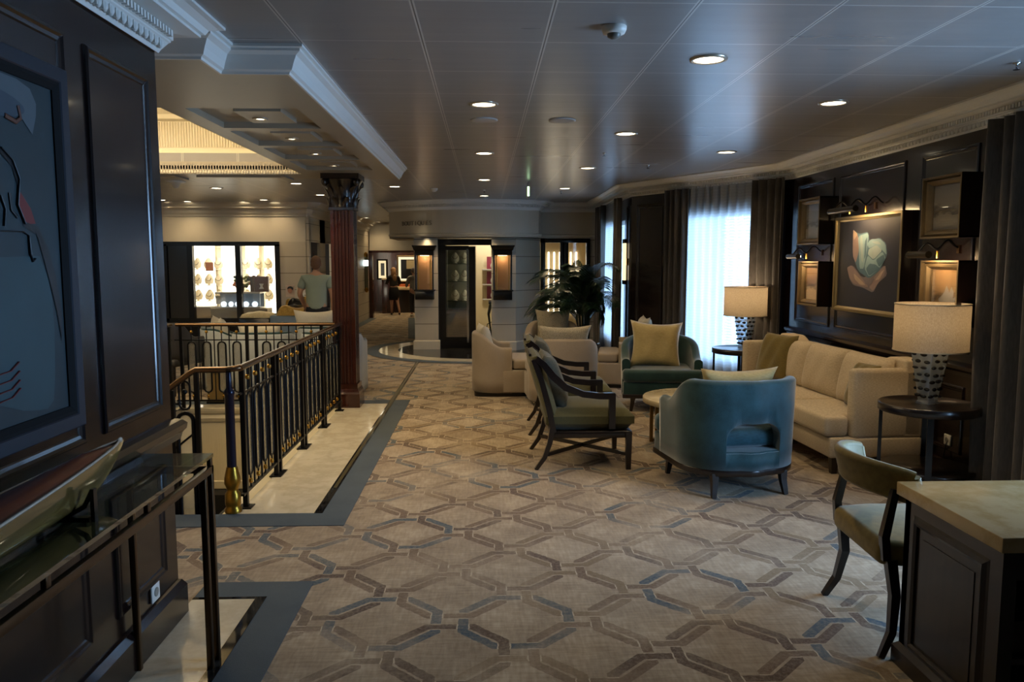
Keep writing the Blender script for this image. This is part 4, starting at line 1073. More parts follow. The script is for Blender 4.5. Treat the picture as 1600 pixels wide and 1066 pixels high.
# ------------------------------------------------------------------ upholstery materials
BEIGE = M_fabric('beige chair cloth', '8f8170', 'a59784', (260,260,260), .9, .3, .3, 3, .4)
TEAL = M_fabric('teal velvet', '1a363b', '2b4e55', (160,160,160), .62, .15, .8, 7, .75)
TEALD = M_fabric('deep green velvet', '172e2d', '24423f', (160,160,160), .62, .15, .8, 6, .75)
TEALQ = M_fabric('quilted teal velvet', '1b383f', '2e545d', (30,30,120), .62, .3, .8, 7, .5)
SOFA = M_fabric('oatmeal slub linen', 'a8987f', 'd0c0a4', (50,50,420), .92, .4, .2, 2, .25)
OLIVE = M_fabric('olive chenille', '5e522c', '7c6c3c', (60,60,300), .85, .4, .5, 6, .4)
YELL = M_fabric('pale gold silk', '9c8a5c', 'b9a674', (40,40,200), .55, .2, .5, 4, .5)
TWEED = M_fabric('beige tweed pillow', '7f7663', 'b3a992', (120,120,120), .9, .6, .2, 3, .15)
IVORYP = M_fabric('ivory pillow', 'b3ab97', 'c9c2b0', (150,150,150), .8, .3, .3, 3, .3)
MOSS = M_fabric('moss green upholstery', '4c4a32', '605d40', (240,240,240), .88, .3, .3, 4, .35)
CELAD = M_fabric('celadon leather', '6b5a2f', '85733f', (30,30,30), .55, .12, .2, 3, .5)
GREYT = M_fabric('grey tweed pillow', '45453d', '5b5a4e', (160,160,160), .9, .5, .2, 3, .3)

def u_path(w, d, r, n=8, yf=None, bow=0.0):
    """outer plan line of a tub: front left -> back -> front right (chair faces +y)"""
    yf = d/2 if yf is None else yf
    p = []
    for i in range(n): p.append((-w/2, yf+(-d/2+r-yf)*i/n))
    for i in range(n+1):
        a = pi+pi/2*i/n; p.append((-w/2+r+r*cos(a), -d/2+r+r*sin(a)))
    m = max(2, int((w-2*r)/.05))
    for i in range(1, m): 
        x = -w/2+r+(w-2*r)*i/m
        p.append((x, -d/2-bow*sin(pi*i/m)))
    q = [(-x, y) for x, y in reversed(p[:2*n+1])]
    return p+q
def shell(mb, path, t, z0, hfun, lean=0.0, mi=0, M=None, rnd=.03):
    """upholstered wall of thickness t along a plan path, top height hfun(i/N, x, y); ends closed"""
    N_ = len(path); P = [V((x,y,0)) for x,y in path]; sec = []
    for i in range(N_):
        d = (P[min(i+1,N_-1)]-P[max(i-1,0)]).normalized()
        nrm = V((d.y,-d.x,0))            # to the right of travel = outward is left... fixed below
        inn = V((-d.y,d.x,0))
        h = hfun(i/(N_-1), P[i].x, P[i].y)
        ln = inn*-1*lean*(h-z0)
        o = P[i]; q = P[i]+inn*t
        ring = [o+V((0,0,z0))]
        for zf in (.25,.5,.75): ring.append(o+ln*zf+V((0,0,z0+(h-rnd-z0)*zf)))
        c = (o+q)/2
        for k_ in range(7):
            a = pi*k_/6
            ring.append(c+ln+(o-c)*cos(a)+V((0,0,h-rnd+rnd*sin(a))))
        for zf in (.75,.5,.25): ring.append(q+ln*zf+V((0,0,z0+(h-rnd-z0)*zf)))
        ring.append(q+V((0,0,z0)))
        sec.append(ring)
    K = len(sec[0]); vs = [v for r_ in sec for v in r_]; fs = []
    for i in range(N_-1):
        for k_ in range(K):
            k2 = (k_+1) % K
            fs.append((i*K+k_, i*K+k2, (i+1)*K+k2, (i+1)*K+k_))
    fs.append(tuple(range(K-1,-1,-1))); fs.append(tuple(range((N_-1)*K, N_*K)))
    mb.add(vs, fs, mi, True, M); mb.s[-1] = False; mb.s[-2] = False
    return mb
def sm(a, b, x):
    t = max(0, min(1, (x-a)/(b-a))); return t*t*(3-2*t)
def cushion(w, d, h, z, M=None, r=.04, crown=.02):
    """seat cushion: rounded box with a crowned top"""
    q = MB(); n = 14
    def side(a): return 0
    for sg in (1, -1):
        def fn(a, b):
            u, v = 2*a-1, 2*b-1; e = max(0,(1-abs(u)**8))*max(0,(1-abs(v)**8))
            return (u*w/2, v*d/2, z+h/2+sg*(h/2-.0)*(.35+.65*e**.25)+sg*crown*e*(1-u*u)*(1-v*v))
        vs = [fn(i/n,j/n) for j in range(n+1) for i in range(n+1)]
        fs = [(j*(n+1)+i,j*(n+1)+i+1,(j+1)*(n+1)+i+1,(j+1)*(n+1)+i) for j in range(n) for i in range(n)]
        if sg < 0: fs = [f[::-1] for f in fs]
        q.add(vs, fs, 0, True, M)
    # side band
    top = [(-w/2+w*i/n,-d/2) for i in range(n)]+[(w/2,-d/2+d*i/n) for i in range(n)]+[(w/2-w*i/n,d/2) for i in range(n)]+[(-w/2,d/2-d*i/n) for i in range(n)]
    zt, zb = z+h/2+h/2*.35, z+h/2-h/2*.35; L = len(top)
    vs = [(x,y,zb) for x,y in top]+[(x,y,zt) for x,y in top]
    q.add(vs, [(i,(i+1)%L,L+(i+1)%L,L+i) for i in range(L)], 0, True, M)
    return q
def rprism(mb, w, d, r, z0, z1, mi=0, M=None, yc=0, n=6):
    p = []
    for cx, cy, a0 in ((w/2-r,d/2-r,0),(-w/2+r,d/2-r,90),(-w/2+r,-d/2+r,180),(w/2-r,-d/2+r,270)):
        for i in range(n+1):
            a = R(a0+90*i/n); p.append((cx+r*cos(a), cy+yc+r*sin(a)))
    return mb.prism(p, z0, z1, mi, M)
def pillow_obj(name, label, loc, rz, w, h, t, m, tilt=-18, roll=0, piping=None):
    o = thing(name, label, 'pillow', loc, rz) if False else None
    q = MB(); q.pillow(w*1.06, h*1.06, t, 0, T(0,0,h/2) @ RY(roll), pinch=.15)
    ob = q.build(name, m, weld=True); ob.matrix_world = T(*loc) @ RZ(rz) @ RX(tilt)
    return tag(ob, label, 'pillow')

# ------------------------------------------------------------------ beige tub chairs (face +y)
def tub_chair(label, loc, rz, first=[None]):
    if first[0]: return dup(first[0], loc, rz, label)
    t = thing('tub_chair', label, 'armchair', loc, rz, 'beige tub chairs around the far low table'); first[0] = t
    w, d = .80, .72
    q = MB(); shell(q, u_path(w, d, .30, yf=.13), .10, .05, lambda s, x, y: .60+.17*sm(.02,-.33,y), .0); q.build('back_shell', BEIGE, t)
    q = MB(); rprism(q, w+.006, .42, .06, .05, .33, yc=.19); q.build('seat_base', BEIGE, t, .02, 3)
    q = MB(); q.prism([(-.30,-.24),(.30,-.24),(.30,.14),(w/2-.01,.14),(w/2-.01,.40),(-w/2+.01,.40),(-w/2+.01,.14),(-.30,.14)], .335, .455); q.build('seat_cushion', BEIGE, t, .03, 3)
    q = MB(); rprism(q, w-.08, d-.04, .1, 0, .05, yc=.01); q.build('plinth', BLACK, t)
    return t
tub_chair('beige tub chair facing right, leftmost of the group by the boutique', (.20,9.78,0), -90)
tub_chair('beige tub chair seen from behind, just beyond the dark wood armchairs', (.90,9.05,0), 4)
tub_chair('beige tub chair facing the camera in front of the palm', (.98,11.25,0), 178)
tub_chair('beige tub chair facing left, partly hidden by the green velvet armchair', (1.92,10.35,0), 80)
pillow_obj('throw_pillow', 'pale ivory pillow leaning in the leftmost beige tub chair', (.06,9.70,.45), -80, .42, .42, .14, IVORYP, 14)
pillow_obj('throw_pillow', 'wide tweed pillow showing over the back of the nearest beige tub chair', (.90,8.86,.50), 0, .58, .42, .15, TWEED, 10)
pillow_obj('throw_pillow', 'large tweed pillow in the tub chair in front of the palm', (1.0,11.36,.46), 180, .50, .48, .16, TWEED, 14)
pillow_obj('throw_pillow', 'white pillow edge on in the tub chair facing left', (2.06,10.36,.45), 90, .45, .46, .16, IVORYP, 12)
t = thing('drum_table', 'small dark round table between the beige tub chairs', 'table', (.95,10.15,0))
q = MB(); q.lathe([(.0,.49),(.27,.49),(.28,.5),(.28,.52),(.27,.53),(0,.53)], 32); q.build('table_top', WOODD, t)
q = MB(); q.lathe([(.18,0),(.18,.03),(.05,.06),(.04,.3),(.05,.49)], 20); q.build('pedestal', WOODD, t)

# ------------------------------------------------------------------ dark wood open arm lounge chairs (face +x in the room)
def lounge_chair(label, loc, rz, first=[None]):
    if first[0]: return dup(first[0], loc, rz, label)
    t = thing('lounge_armchair', label, 'armchair', loc, rz, 'dark wood armchairs side by side'); first[0] = t
    w = .72                                # local: front +y, x across
    for sx in (-1, 1):
        x = sx*(w/2-.02)
        q = MB(); q.tube([(x,-.27,.33),(x,-.29,.22),(x,-.33,.1),(x,-.40,0)], [.03,.028,.024,.02], 4); q.build('rear_leg', WOODD, t)
        q = MB(); q.taper(x-.024,x+.024,.31,.36,0,.30,.75,.75); q.build('front_leg', WOODD, t)
        # back upright running into the sweeping arm
        q = MB(); pts = [(x,-.26,.3),(x,-.30,.5),(x,-.36,.72),(x,-.42,.88)]
        q.tube(pts, [.032,.032,.03,.028], 4); q.build('back_post', WOODD, t)
        q = MB(); q.tube([(x,-.40,.89),(x,-.34,.84),(x,-.27,.75),(x,-.17,.66),(x,-.03,.605),(x,.1,.59),(x,.22,.59)], [.03,.036,.04,.038,.034,.034,.036], 4); q.tube([(x,.20,.61),(x,.20,.33)], .036, 4); q.build('arm', WOODD, t)
    q = MB(); q.box(-w/2+.005,w/2-.005,-.29,.36,.255,.31); q.build('seat_frame', WOODD, t, .006)
    q = MB()
    q.tube([(-w/2+.03,-.31,.12),(w/2-.03,.33,.12)], .018, 4); q.tube([(w/2-.03,-.31,.12),(-w/2+.03,.33,.12)], .018, 4); q.build('cross_stretcher', WOODD, t)
    cushion(w-.04, .70, .17, .31, T(0,.03,0)).build('seat_cushion', MOSS, t)
    def bk(a, b):
        u = 2*a-1; return (u*(w/2-.045), -.28-.15*b-.012*sin(b*pi), .42+.5*b)
    cushion(w-.06, .56, .11, -.055, T(0,-.33,.63) @ RX(90+16.5), crown=.0).build('backrest', MOSS, t)
    q = MB(); q.tube([tuple(V(bk(i/10,.97))+V((0,-.015,.0))) for i in range(1,10)], .012, 6); q.build('top_rail', WOODD, t)
    return t
lounge_chair('nearer dark wood armchair with moss green seat, turned to the coffee table', (.80,6.40,0), -90)
lounge_chair('farther dark wood armchair with moss green seat, just behind its twin', (.83,7.62,0), -92)
pillow_obj('throw_pillow', 'grey green pillow leaning in the nearer dark wood armchair', (.63,6.40,.46), -90, .50, .46, .17, GREYT, 20)
pillow_obj('throw_pillow', 'grey green pillow leaning in the farther dark wood armchair', (.66,7.62,.46), -92, .50, .46, .17, GREYT, 20)

# ------------------------------------------------------------------ teal velvet tub chairs
def teal_chair(label, loc, rz, m, m2, cut=True):
    t = thing('velvet_armchair', label, 'armchair', loc, rz)
    w, d = .86, .80
    path = u_path(w, d, .33, 10, yf=.26, bow=.03); base = u_path(w, d, .33, 10, yf=.40, bow=.03)
    q = MB(); shell(q, path, .09, .20, (lambda s, x, y: .635+.19*sm(.14,-.22,y)) if cut else (lambda s, x, y: .57+.20*sm(.16,-.30,y)+.05*max(0, 1-(x/.36)**2)*(y < -.2)), .02, rnd=.032)
    sh = q.build('back_shell', m, t)
    if cut:
        c = MB(); pts = [(-.20,.32),(.20,.32)]+[(.20-.12+.12*cos(a), .41+.12*sin(a)) for a in [pi/2*i/8 for i in range(9)]]+[(-.20+.12+.12*cos(a), .41+.12*sin(a)) for a in [pi/2+pi/2*i/8 for i in range(9)]]
        c.prism(pts, .2, .7, 0, RX(90)); cu = c.build('cutter', m)
        cu.parent = t
        b = sh.modifiers.new('c','BOOLEAN'); b.operation = 'DIFFERENCE'; b.object = cu; b.solver = 'EXACT'
        realize(sh); bpy.data.objects.remove(cu)
    q = MB(); q.prism([(x*.985,y*.985) for x,y in base], .18, .33); q.build('seat_deck', m, t, .012)
    q = MB(); q.prism(base, .155, .20); q.build('base_band', WOODD, t, .006)
    q = MB(); q.prism([(-.33,-.20),(-.24,-.30),(.24,-.30),(.33,-.20),(.33,.275),(w/2+.005,.275),(w/2+.005,.38),(w/2-.06,.43),(-w/2+.06,.43),(-w/2-.005,.38),(-w/2-.005,.275),(-.33,.275)], .335, .47); q.build('seat_cushion', m2, t, .04, 4)
    for x, y, ky in ((-.32,.32,0),(.32,.32,0),(-.26,-.33,1),(.26,-.33,1)):
        q = MB(); q.tube([(x,y,.17),(x*1.0,y-.01*ky,.1),(x*1.05,y-.03*ky,0)], [.036,.03,.021], 4); q.build('leg', WOODD, t)
    return t
teal_chair('blue teal velvet armchair seen from behind with an arched cutout in its back', (1.80,5.66,0), 9, TEAL, TEALQ)
teal_chair('dark green velvet armchair facing the camera with a pale gold pillow', (1.98,8.72,0), 172, TEALD, TEALD, False)
pillow_obj('throw_pillow', 'pale gold pillow whose corners rise above the back of the teal armchair', (1.80,5.55,.50), 9, .56, .39, .16, YELL, 12)
pillow_obj('throw_pillow', 'large pale gold square pillow in the dark green armchair', (1.93,8.70,.445), 176, .56, .52, .18, YELL, 14, -3)

# ------------------------------------------------------------------ coffee table
t = thing('coffee_table', 'round pale marble coffee table on slim gold legs', 'table', (1.90,6.78,0))
q = MB(); q.lathe([(0,.40),(.48,.40),(.50,.405),(.50,.445),(.495,.45),(0,.45)], 64); q.build('table_top', marble_mat('pale cream marble','b5a585','cdbf9f',.16), t)
for k_ in range(4):
    a0 = R(45+90*k_+8)
    q = MB(); p = lambda da, z: (.44*cos(a0+da), .44*sin(a0+da), z)
    for da in (-.13,.13): q.tube([p(da,.0),p(da,.405)], .02, 4)
    q.tube([p(-.13,.012),p(.13,.012)], .012, 4); q.build('leg', M_plain('brushed gold','8f6d35',.35,.9) if 'brushed gold' not in bpy.data.materials else bpy.data.materials['brushed gold'], t)

# ------------------------------------------------------------------ sofa (local: x along its length from near arm, back at -y ; faces +y)
t = thing('sofa', 'oatmeal linen sofa with high arms against the panelled wall', 'sofa', (3.39,5.86,0), 93)
L, D = 2.28, .74
q = MB(); q.box(0,L,0,D,.13,.29); q.build('base', SOFA, t, .02, 3)
q = MB()
q.box(0,.11,0,.57,.28,.82); q.build('arm', SOFA, t, .03, 3)
q = MB(); q.box(L-.11,L,0,.57,.28,.82); q.build('arm', SOFA, t, .03, 3)
# back with raised shoulders at both ends
q = MB()
prof = [(0,.28),(L,.28)]
def top(x):
    e = min(x, L-x); return .79+.10*(1-sm(.22,.5,e))
n = 44
poly = [(0,.28),(L,.28)]+[(L-L*i/n, top(L-L*i/n)) for i in range(n+1)]
q.prism(poly, -.16, 0.0, 0, RX(90)); q.build('back', SOFA, t, .022, 3)
# T shaped seat cushions
def tseat(x0, x1, lf, rt_):
    q = MB(); p = [(x0,.18),(x1,.18)]
    if rt_: p += [(x1,.585),(x1+.10,.585),(x1+.10,.78)]
    else: p += [(x1,.78)]
    if lf: p += [(x0-.10,.78),(x0-.10,.585),(x0,.585)]
    else: p += [(x0,.78)]
    q.prism(p, .295, .455); return q.build('seat_cushion', SOFA, t, .035, 4)
tseat(.12, .80, True, False); tseat(.81, 1.47, False, False); tseat(1.48, L-.12, False, True)
for x, y in ((.06,.05),(L-.06,.05),(.06,D-.06),(L-.06,D-.06)):
    q = MB(); q.taper(x-.03,x+.03,y-.03,y+.03,0,.14,.7,.7); q.build('leg', WOODD, t)
sofa = t
for k_, (xx, lab) in enumerate(((.47,'nearest'),(1.13,'middle'),(1.72,'farthest'))):
    q = MB(); q.pillow(.70 if k_ < 2 else .62, .46, .2, 0, T(0,0,.22), pinch=.02)
    o = q.build('back_cushion', SOFA, None, weld=True)
    o.matrix_world = T(3.39,5.86,0) @ RZ(93) @ T(xx,.27,.44) @ RX(12)
    tag(o, 'oatmeal linen back cushion, %s of the three on the sofa' % lab, 'cushion', 'sofa back cushions')
q = MB(); q.pillow(.50, .48, .17, 0, T(0,0,.24)); o = q.build('throw_pillow', OLIVE, None, weld=True); o.matrix_world = T(3.39,5.86,0) @ RZ(93) @ T(1.93,.40,.45) @ RZ(14) @ RX(16)
tag(o, 'olive green pillow at the far end of the sofa', 'pillow')
q = MB(); q.pillow(.44, .40, .15, 0, T(0,0,.2)); o = q.build('throw_pillow', OLIVE, None, weld=True); o.matrix_world = T(3.39,5.86,0) @ RZ(93) @ T(.34,.38,.45) @ RZ(-10) @ RX(18)
tag(o, 'pillow at the near end of the sofa, just showing beside the arm', 'pillow')

# ------------------------------------------------------------------ round side tables and lamps
def side_table(label, loc, rz, first=[None]):
    if first[0]: return dup(first[0], loc, rz, label)
    t = thing('side_table', label, 'table', loc, rz, 'round black side tables'); first[0] = t
    q = MB(); q.lathe([(0,.60),(.315,.60),(.325,.605),(.325,.655),(.32,.66),(.31,.66),(.305,.652),(0,.652)], 48); q.build('table_top', WOODD, t)
    q = MB(); q.lathe([(0,.18),(.30,.18),(.31,.185),(.31,.21),(0,.212)], 48); q.build('shelf', WOODD, t)
    for k_ in range(4):
        a = R(45+90*k_); q = MB(); q.box(-.02,.02,-.012,.012,0,.61,0,T(.30*cos(a),.30*sin(a),0) @ RZ(45+90*k_+90)); q.build('leg', BLACK, t)
    return t
side_table('round black side table with the large lamp, nearest to the camera', (3.10,5.30,0), 18)
side_table('round black side table with the far lamp, before the bay window', (2.92,8.78,0), 30)
def lamp_glass():
    k = N('thick lamp glass'); tr = k.n('ShaderNodeBsdfTransparent'); tr.inputs[0].default_value = (.82,.88,.92,1)
    g = k.n('ShaderNodeBsdfGlossy'); g.inputs['Roughness'].default_value = .08; df = k.n('ShaderNodeBsdfTranslucent'); df.inputs[0].default_value = (.8,.85,.9,1)
    d2 = k.n('ShaderNodeBsdfDiffuse'); d2.inputs[0].default_value = (.6,.66,.72,1)
    lw = k.n('ShaderNodeLayerWeight'); lw.inputs[0].default_value = .5
    m0 = k.n('ShaderNodeMixShader'); m0.inputs[0].default_value = .5; k.t.links.new(df.outputs[0], m0.inputs[1]); k.t.links.new(d2.outputs[0], m0.inputs[2])  # milky pale share paints in the bright reflections of clear glass
    m = k.n('ShaderNodeMixShader'); m.inputs[0].default_value = .38; k.t.links.new(tr.outputs[0], m.inputs[1]); k.t.links.new(m0.outputs[0], m.inputs[2])
    m2 = k.n('ShaderNodeMixShader'); k.set(m2.inputs[0], k.math('MULTIPLY_ADD', lw.outputs['Facing'], .4, .12)); k.t.links.new(m.outputs[0], m2.inputs[1]); k.t.links.new(g.outputs[0], m2.inputs[2])
    return k.end(m2.outputs[0])
LGL = lamp_glass()
def shade_mat():
    k = N('linen lamp shade'); w_ = k.noise(k.coord('Object',(160,160,90)), 1, 3)
    c = k.ramp(w_, [(.3,'a8977f'),(.7,'c2b299')])
    a = k.n('ShaderNodeBsdfTranslucent'); k.set(a.inputs[0], k.ramp(w_, [(.3,'8a7a62'),(.7,'a3937a')])); d = k.n('ShaderNodeBsdfDiffuse'); k.set(d.inputs[0], c)
    m = k.n('ShaderNodeMixShader'); m.inputs[0].default_value = .6; k.t.links.new(a.outputs[0], m.inputs[1]); k.t.links.new(d.outputs[0], m.inputs[2])
    return k.end(m.outputs[0])
SHADE = shade_mat()
PEB = M_plain('dark grey glass pebble', '1c1b1a', .12, .1, var=.3)
def table_lamp(label, loc, rz, energy, first=[None]):
    if first[0]: t = dup(first[0], loc, rz, label)
    else:
        t = thing('table_lamp', label, 'lamp', loc, rz, 'pebbled glass table lamps'); first[0] = t
        q = MB(); sec = []
        q.lathe([(.075,0),(.075,.014),(.064,.02),(.064,.03),(.12,.37),(.115,.385)], 4, 0, RZ(45), smooth=False, cap=True); q.build('glass_base', LGL, t, .004)
        rr = random.Random(3)
        for lv in range(7):
            z = .06+lv*.049; rad = (.064+.056*(z-.03)/.34)*.7071
            for sd in range(4):
                for j in range(2):
                    n_ = 2
                    x = ((j+.5)/n_-.5)*2*rad*.95+(.014 if lv % 2 else -.014)
                    q = MB(); q.ell((x, -rad-.006, z+rr.uniform(-.006,.006)), (rr.uniform(.02,.03), .009, rr.uniform(.010,.014)), 9, 6, 0, RZ(90*sd)); q.build('pebble', PEB, t)
        q = MB(); q.cyl((0,0,.38),(0,0,.55),.012); q.build('stem', CHROME, t)
        q = MB(); q.lathe([(.238,.375),(.238,.70)], 48, cap=False); q.build('shade', SHADE, t)
        q = MB(); q.lathe([(.232,.372),(.241,.372),(.241,.380),(.232,.380)], 48, cap=False); q.build('shade_trim', M_plain('shade edge','b5a58a',.7), t)
        q = MB(); q.lathe([(.232,.694),(.241,.694),(.241,.702),(.232,.702)], 48, cap=False); q.build('shade_trim', bpy.data.materials['shade edge'], t)
        q = MB(); q.ell((0,0,.56),(.03,.03,.04),10,8); q.build('bulb', M_emit('lamp bulb',(1,.75,.4),12), t)
    l = bpy.data.lights.new('lamp_bulb_light','POINT'); l.energy = energy; l.color = (1,.77,.52); l.shadow_soft_size = .05
    o = bpy.data.objects.new('lamp_bulb_light', l); COL.objects.link(o); o.parent = t; o.location = (0,0,.62)
    return t
table_lamp('large table lamp with linen drum shade and pebbled glass base on the near side table', (3.10,5.32,.652), 20, 2.2)
table_lamp('far table lamp with linen drum shade before the bright bay window', (2.96,8.80,.652), 35, 4)
q = MB(); q.tube([(3.1,5.42,.21),(3.2,5.5,.08),(3.3,5.55,.006),(3.38,5.6,.01),(3.42,5.62,.2),(3.44,5.62,.31)], .004, 6); tag(q.build('lamp_cord', BLACK), 'thin black lamp cord trailing under the near side table', 'cord')

# ------------------------------------------------------------------ writing desk and chair at the right
t = thing('writing_desk', 'dark panelled desk with a beige marble top at the right edge', 'desk', (1.70,2.43,0))
q = MB(); q.box(-.02,1.5,-.02,.64,.70,.752); q.build('table_top', MARTOP, t, .003)
DW = M_wood('near black desk wood', '120d0b', '2a1d17', .3)
q = MB(); Mp = RZ(-90)
q.box(0,.05,0,.60,.0,.70); q.box(.0,1.45,.56,.60,.0,.70); q.box(1.4,1.45,0,.6,0,.7); q.box(.05,1.4,.0,.56,.60,.70)
q.build('desk_body', DW, t)
q = MB(); q.sweep([(0,.10,.13),(0,.50,.13),(0,.50,.61),(0,.10,.61)], [(0,0),(0,.008),(.012,.014),(.026,.004),(.036,0)], True, (-1,0,0), side=1); q.box(-.003,.0,.14,.46,.17,.57); q.build('side_panel', DW, t)
q = MB(); q.sweep([(0,0,0),(0,.6,0),(1.45,.6,0)], [(0,0),(.02,0),(.02,.07),(0,.09)], side=1); q.build('plinth', DW, t)
q = MB(); q.box(.05,1.4,.05,.56,.28,.30); q.build('shelf', DW, t)
for i_, (x, z, lab) in enumerate(((.16,.30,'upper'),(.16,.02,'lower'))):
    q = MB(); q.box(1.70+.07,1.70+.42,2.43+.08,2.43+.36,z,z+.12); tag(q.build('storage_box', M_plain('brown leather box %d' % i_,'3d2c1a',.5)), 'brown box on the %s shelf inside the dark desk' % lab, 'box')
t = thing('desk_chair', 'low curved back chair in olive leather beyond the marble topped desk', 'chair', (1.93,3.36,0), -93)
# faces the desk (towards the camera); local front +y
q = MB()
def seatp(a, b):
    u, v = 2*a-1, 2*b-1
    return (u*(.275-.03*v*0), v*.27, .0)
pl = [(-.25,-.27),(.25,-.27),(.29,-.1),(.30,.1),(.26,.25),(.15,.30),(-.15,.30),(-.26,.25),(-.30,.1),(-.29,-.1)]
q.prism(pl, .37, .48); q.build('seat', CELAD, t, .035, 4)
q = MB()
def bp(a, b):
    th = R(205+130*a); r_ = .32+.01*b
    hh = .655+.035*sin(pi*a)**.7+.105*b
    return (r_*cos(th)*.98, -.0+r_*sin(th)*1.02-.015*b, hh)
for off in (0, .045):
    q.grid(lambda a, b, off=off: tuple(V(bp(a,b))*(1)+V((-cos(R(205+130*a))*off, -sin(R(205+130*a))*off, 0))), 24, 8)
q.tube([tuple(V(bp(i/24,1))+V((-cos(R(205+130*i/24))*.0225,-sin(R(205+130*i/24))*.0225,0))) for i in range(25)], .0235, 8)
q.tube([tuple(V(bp(i/24,0))+V((-cos(R(205+130*i/24))*.0225,-sin(R(205+130*i/24))*.0225,0))) for i in range(25)], .0235, 8)
for a in (0, 1): q.tube([tuple(V(bp(a,j/4))+V((-cos(R(205+130*a))*.0225,-sin(R(205+130*a))*.0225,0))) for j in range(5)], .0235, 8)
q.build('backrest', CELAD, t)
for sx in (-1, 1):
    q = MB(); q.tube([(sx*.24,-.21,.70),(sx*.25,-.25,.5),(sx*.25,-.24,.4)], [.02,.024,.024], 4); q.build('back_post', WOODD, t)
    q = MB(); q.tube([(sx*.25,-.22,.4),(sx*.26,-.20,.25),(sx*.29,-.22,.1),(sx*.31,-.27,0)], [.03,.027,.022,.018], 4); q.build('rear_leg', WOODD, t)
    q = MB(); q.tube([(sx*.25,.22,.4),(sx*.27,.24,.25),(sx*.29,.25,.1),(sx*.31,.27,0)], [.03,.027,.022,.018], 4); q.build('front_leg', WOODD, t)

# ------------------------------------------------------------------ seats beyond the stairwell
PALE = M_fabric('pale grey blue cloth', '9aa0a4', 'b3b8ba', (220,220,220), .85, .3, .3, 3, .4)
SEATT = M_fabric('dark teal seat cloth', '1d3234', '2c4749', (200,200,200), .8, .2, .5, 4, .5)
def far_chair(label, loc, rz, first=[None]):
    if first[0]: return dup(first[0], loc, rz, label)
    t = thing('tub_chair', label, 'armchair', loc, rz, 'pale tub chairs beyond the stairwell'); first[0] = t
    w, d = .74, .70
    q = MB(); shell(q, u_path(w, d, .26, yf=.30), .08, .04, lambda s, x, y: .66+.12*sm(.15,-.22,y), .0); q.build('back_shell', PALE, t)
    q = MB(); rprism(q, w-.03, d-.06, .18, .04, .34); q.build('seat_base', PALE, t)
    cushion(w-.17, .56, .13, .33, T(0,.04,0)).build('seat_cushion', SEATT, t)
    q = MB(); shell(q, u_path(w-.02, d-.02, .25, yf=.28), .06, .66, lambda s, x, y: .672+.12*sm(.15,-.22,y), .0, rnd=.006); q.build('top_band', SEATT, t)
    return t
far_chair('pale tub chair with dark teal top band, seen from behind through the far railing', (-2.72,9.75,0), 8)
far_chair('pale tub chair farther right beyond the stairwell with a big cream pillow', (-2.15,10.55,0), 20)
far_chair('pale tub chair at the left beyond the stairwell, facing right', (-3.35,10.35,0), -70)
far_chair('pale tub chair just right of the column', (-1.87,9.72,0), 0)
t = thing('wing_chair', 'dark chair at the far left edge beyond the railing', 'chair', (-3.95,9.9,0), -20)
q = MB(); shell(q, u_path(.7,.66,.2,yf=.25), .06, .42, lambda s,x,y: .70+.2*sm(.1,-.2,y)); q.build('backrest', M_plain('charcoal leather','2a2725',.45), t)
q = MB(); q.box(-.33,.33,-.3,.32,.36,.46); q.build('seat', M_plain('charcoal leather','2a2725',.45), t, .03)
for x in (-.28,.28):
    for y in (-.26,.28): q = MB(); q.taper(x-.02,x+.02,y-.02,y+.02,0,.37,.7,.7); q.build('leg', WOODD, t)
pillow_obj('throw_pillow', 'white pillow turned edge on, left of the three beyond the railing', (-3.38,10.3,.45), -60, .48, .48, .16, IVORYP, 12)
pillow_obj('throw_pillow', 'wide cream pillow in the middle beyond the railing', (-2.72,9.60,.50), 6, .52, .40, .16, IVORYP, 8)
pillow_obj('throw_pillow', 'large pale square pillow right of the others beyond the railing', (-2.25,10.50,.46), 16, .54, .54, .16, IVORYP, 8)
t = thing('low_bench', 'low bench with gold striped end beyond the railing', 'bench', (-3.12,9.15,0))
q = MB(); q.box(-.08,.1,-.1,.1,.03,.36); q.build('striped_end', M_plain('brass stripes','8d7648',.4,.5,vs=1), t); q = MB(); q.box(-.09,.11,-.11,.11,0,.03); q.box(-.09,.11,-.11,.11,.36,.39); q.build('frame', BLACK, t)
# ------------------------------------------------------------------ palm
t = thing('potted_palm', 'tall potted palm in front of the glazed double door', 'plant', (1.50,11.85,0))
q = MB(); q.lathe([(.16,0),(.2,.02),(.24,.38),(.25,.40),(.23,.40),(.22,.36),(0,.36)], 28); q.build('pot', M_plain('black ceramic pot','121214',.25), t)
PALM = []
for i_, c in enumerate(('0d1f12','152c17','0b1f1b')):
    k = N('palm leaf %d' % i_); PALM.append(k.end(k.bsdf(k.mix(k.noise(k.coord('World'), 8, 3), lin(c), lin('1e361c')), .35, 0, .5)))
rr = random.Random(21)
def keep(p):
    """fronds bend back where they would touch the walls or the curtains"""
    x, y = p.x+1.50, p.y+11.85
    x = min(x, 1.93+.02*min(1, max(0, x-1.93)))
    s_ = (3.45-x)*.88+(8.75-y)*.475-.2
    if s_ < 0: x += s_*.88; y += s_*.475
    y = min(y, 14.2)
    return V((x-1.50, y-11.85, p.z))
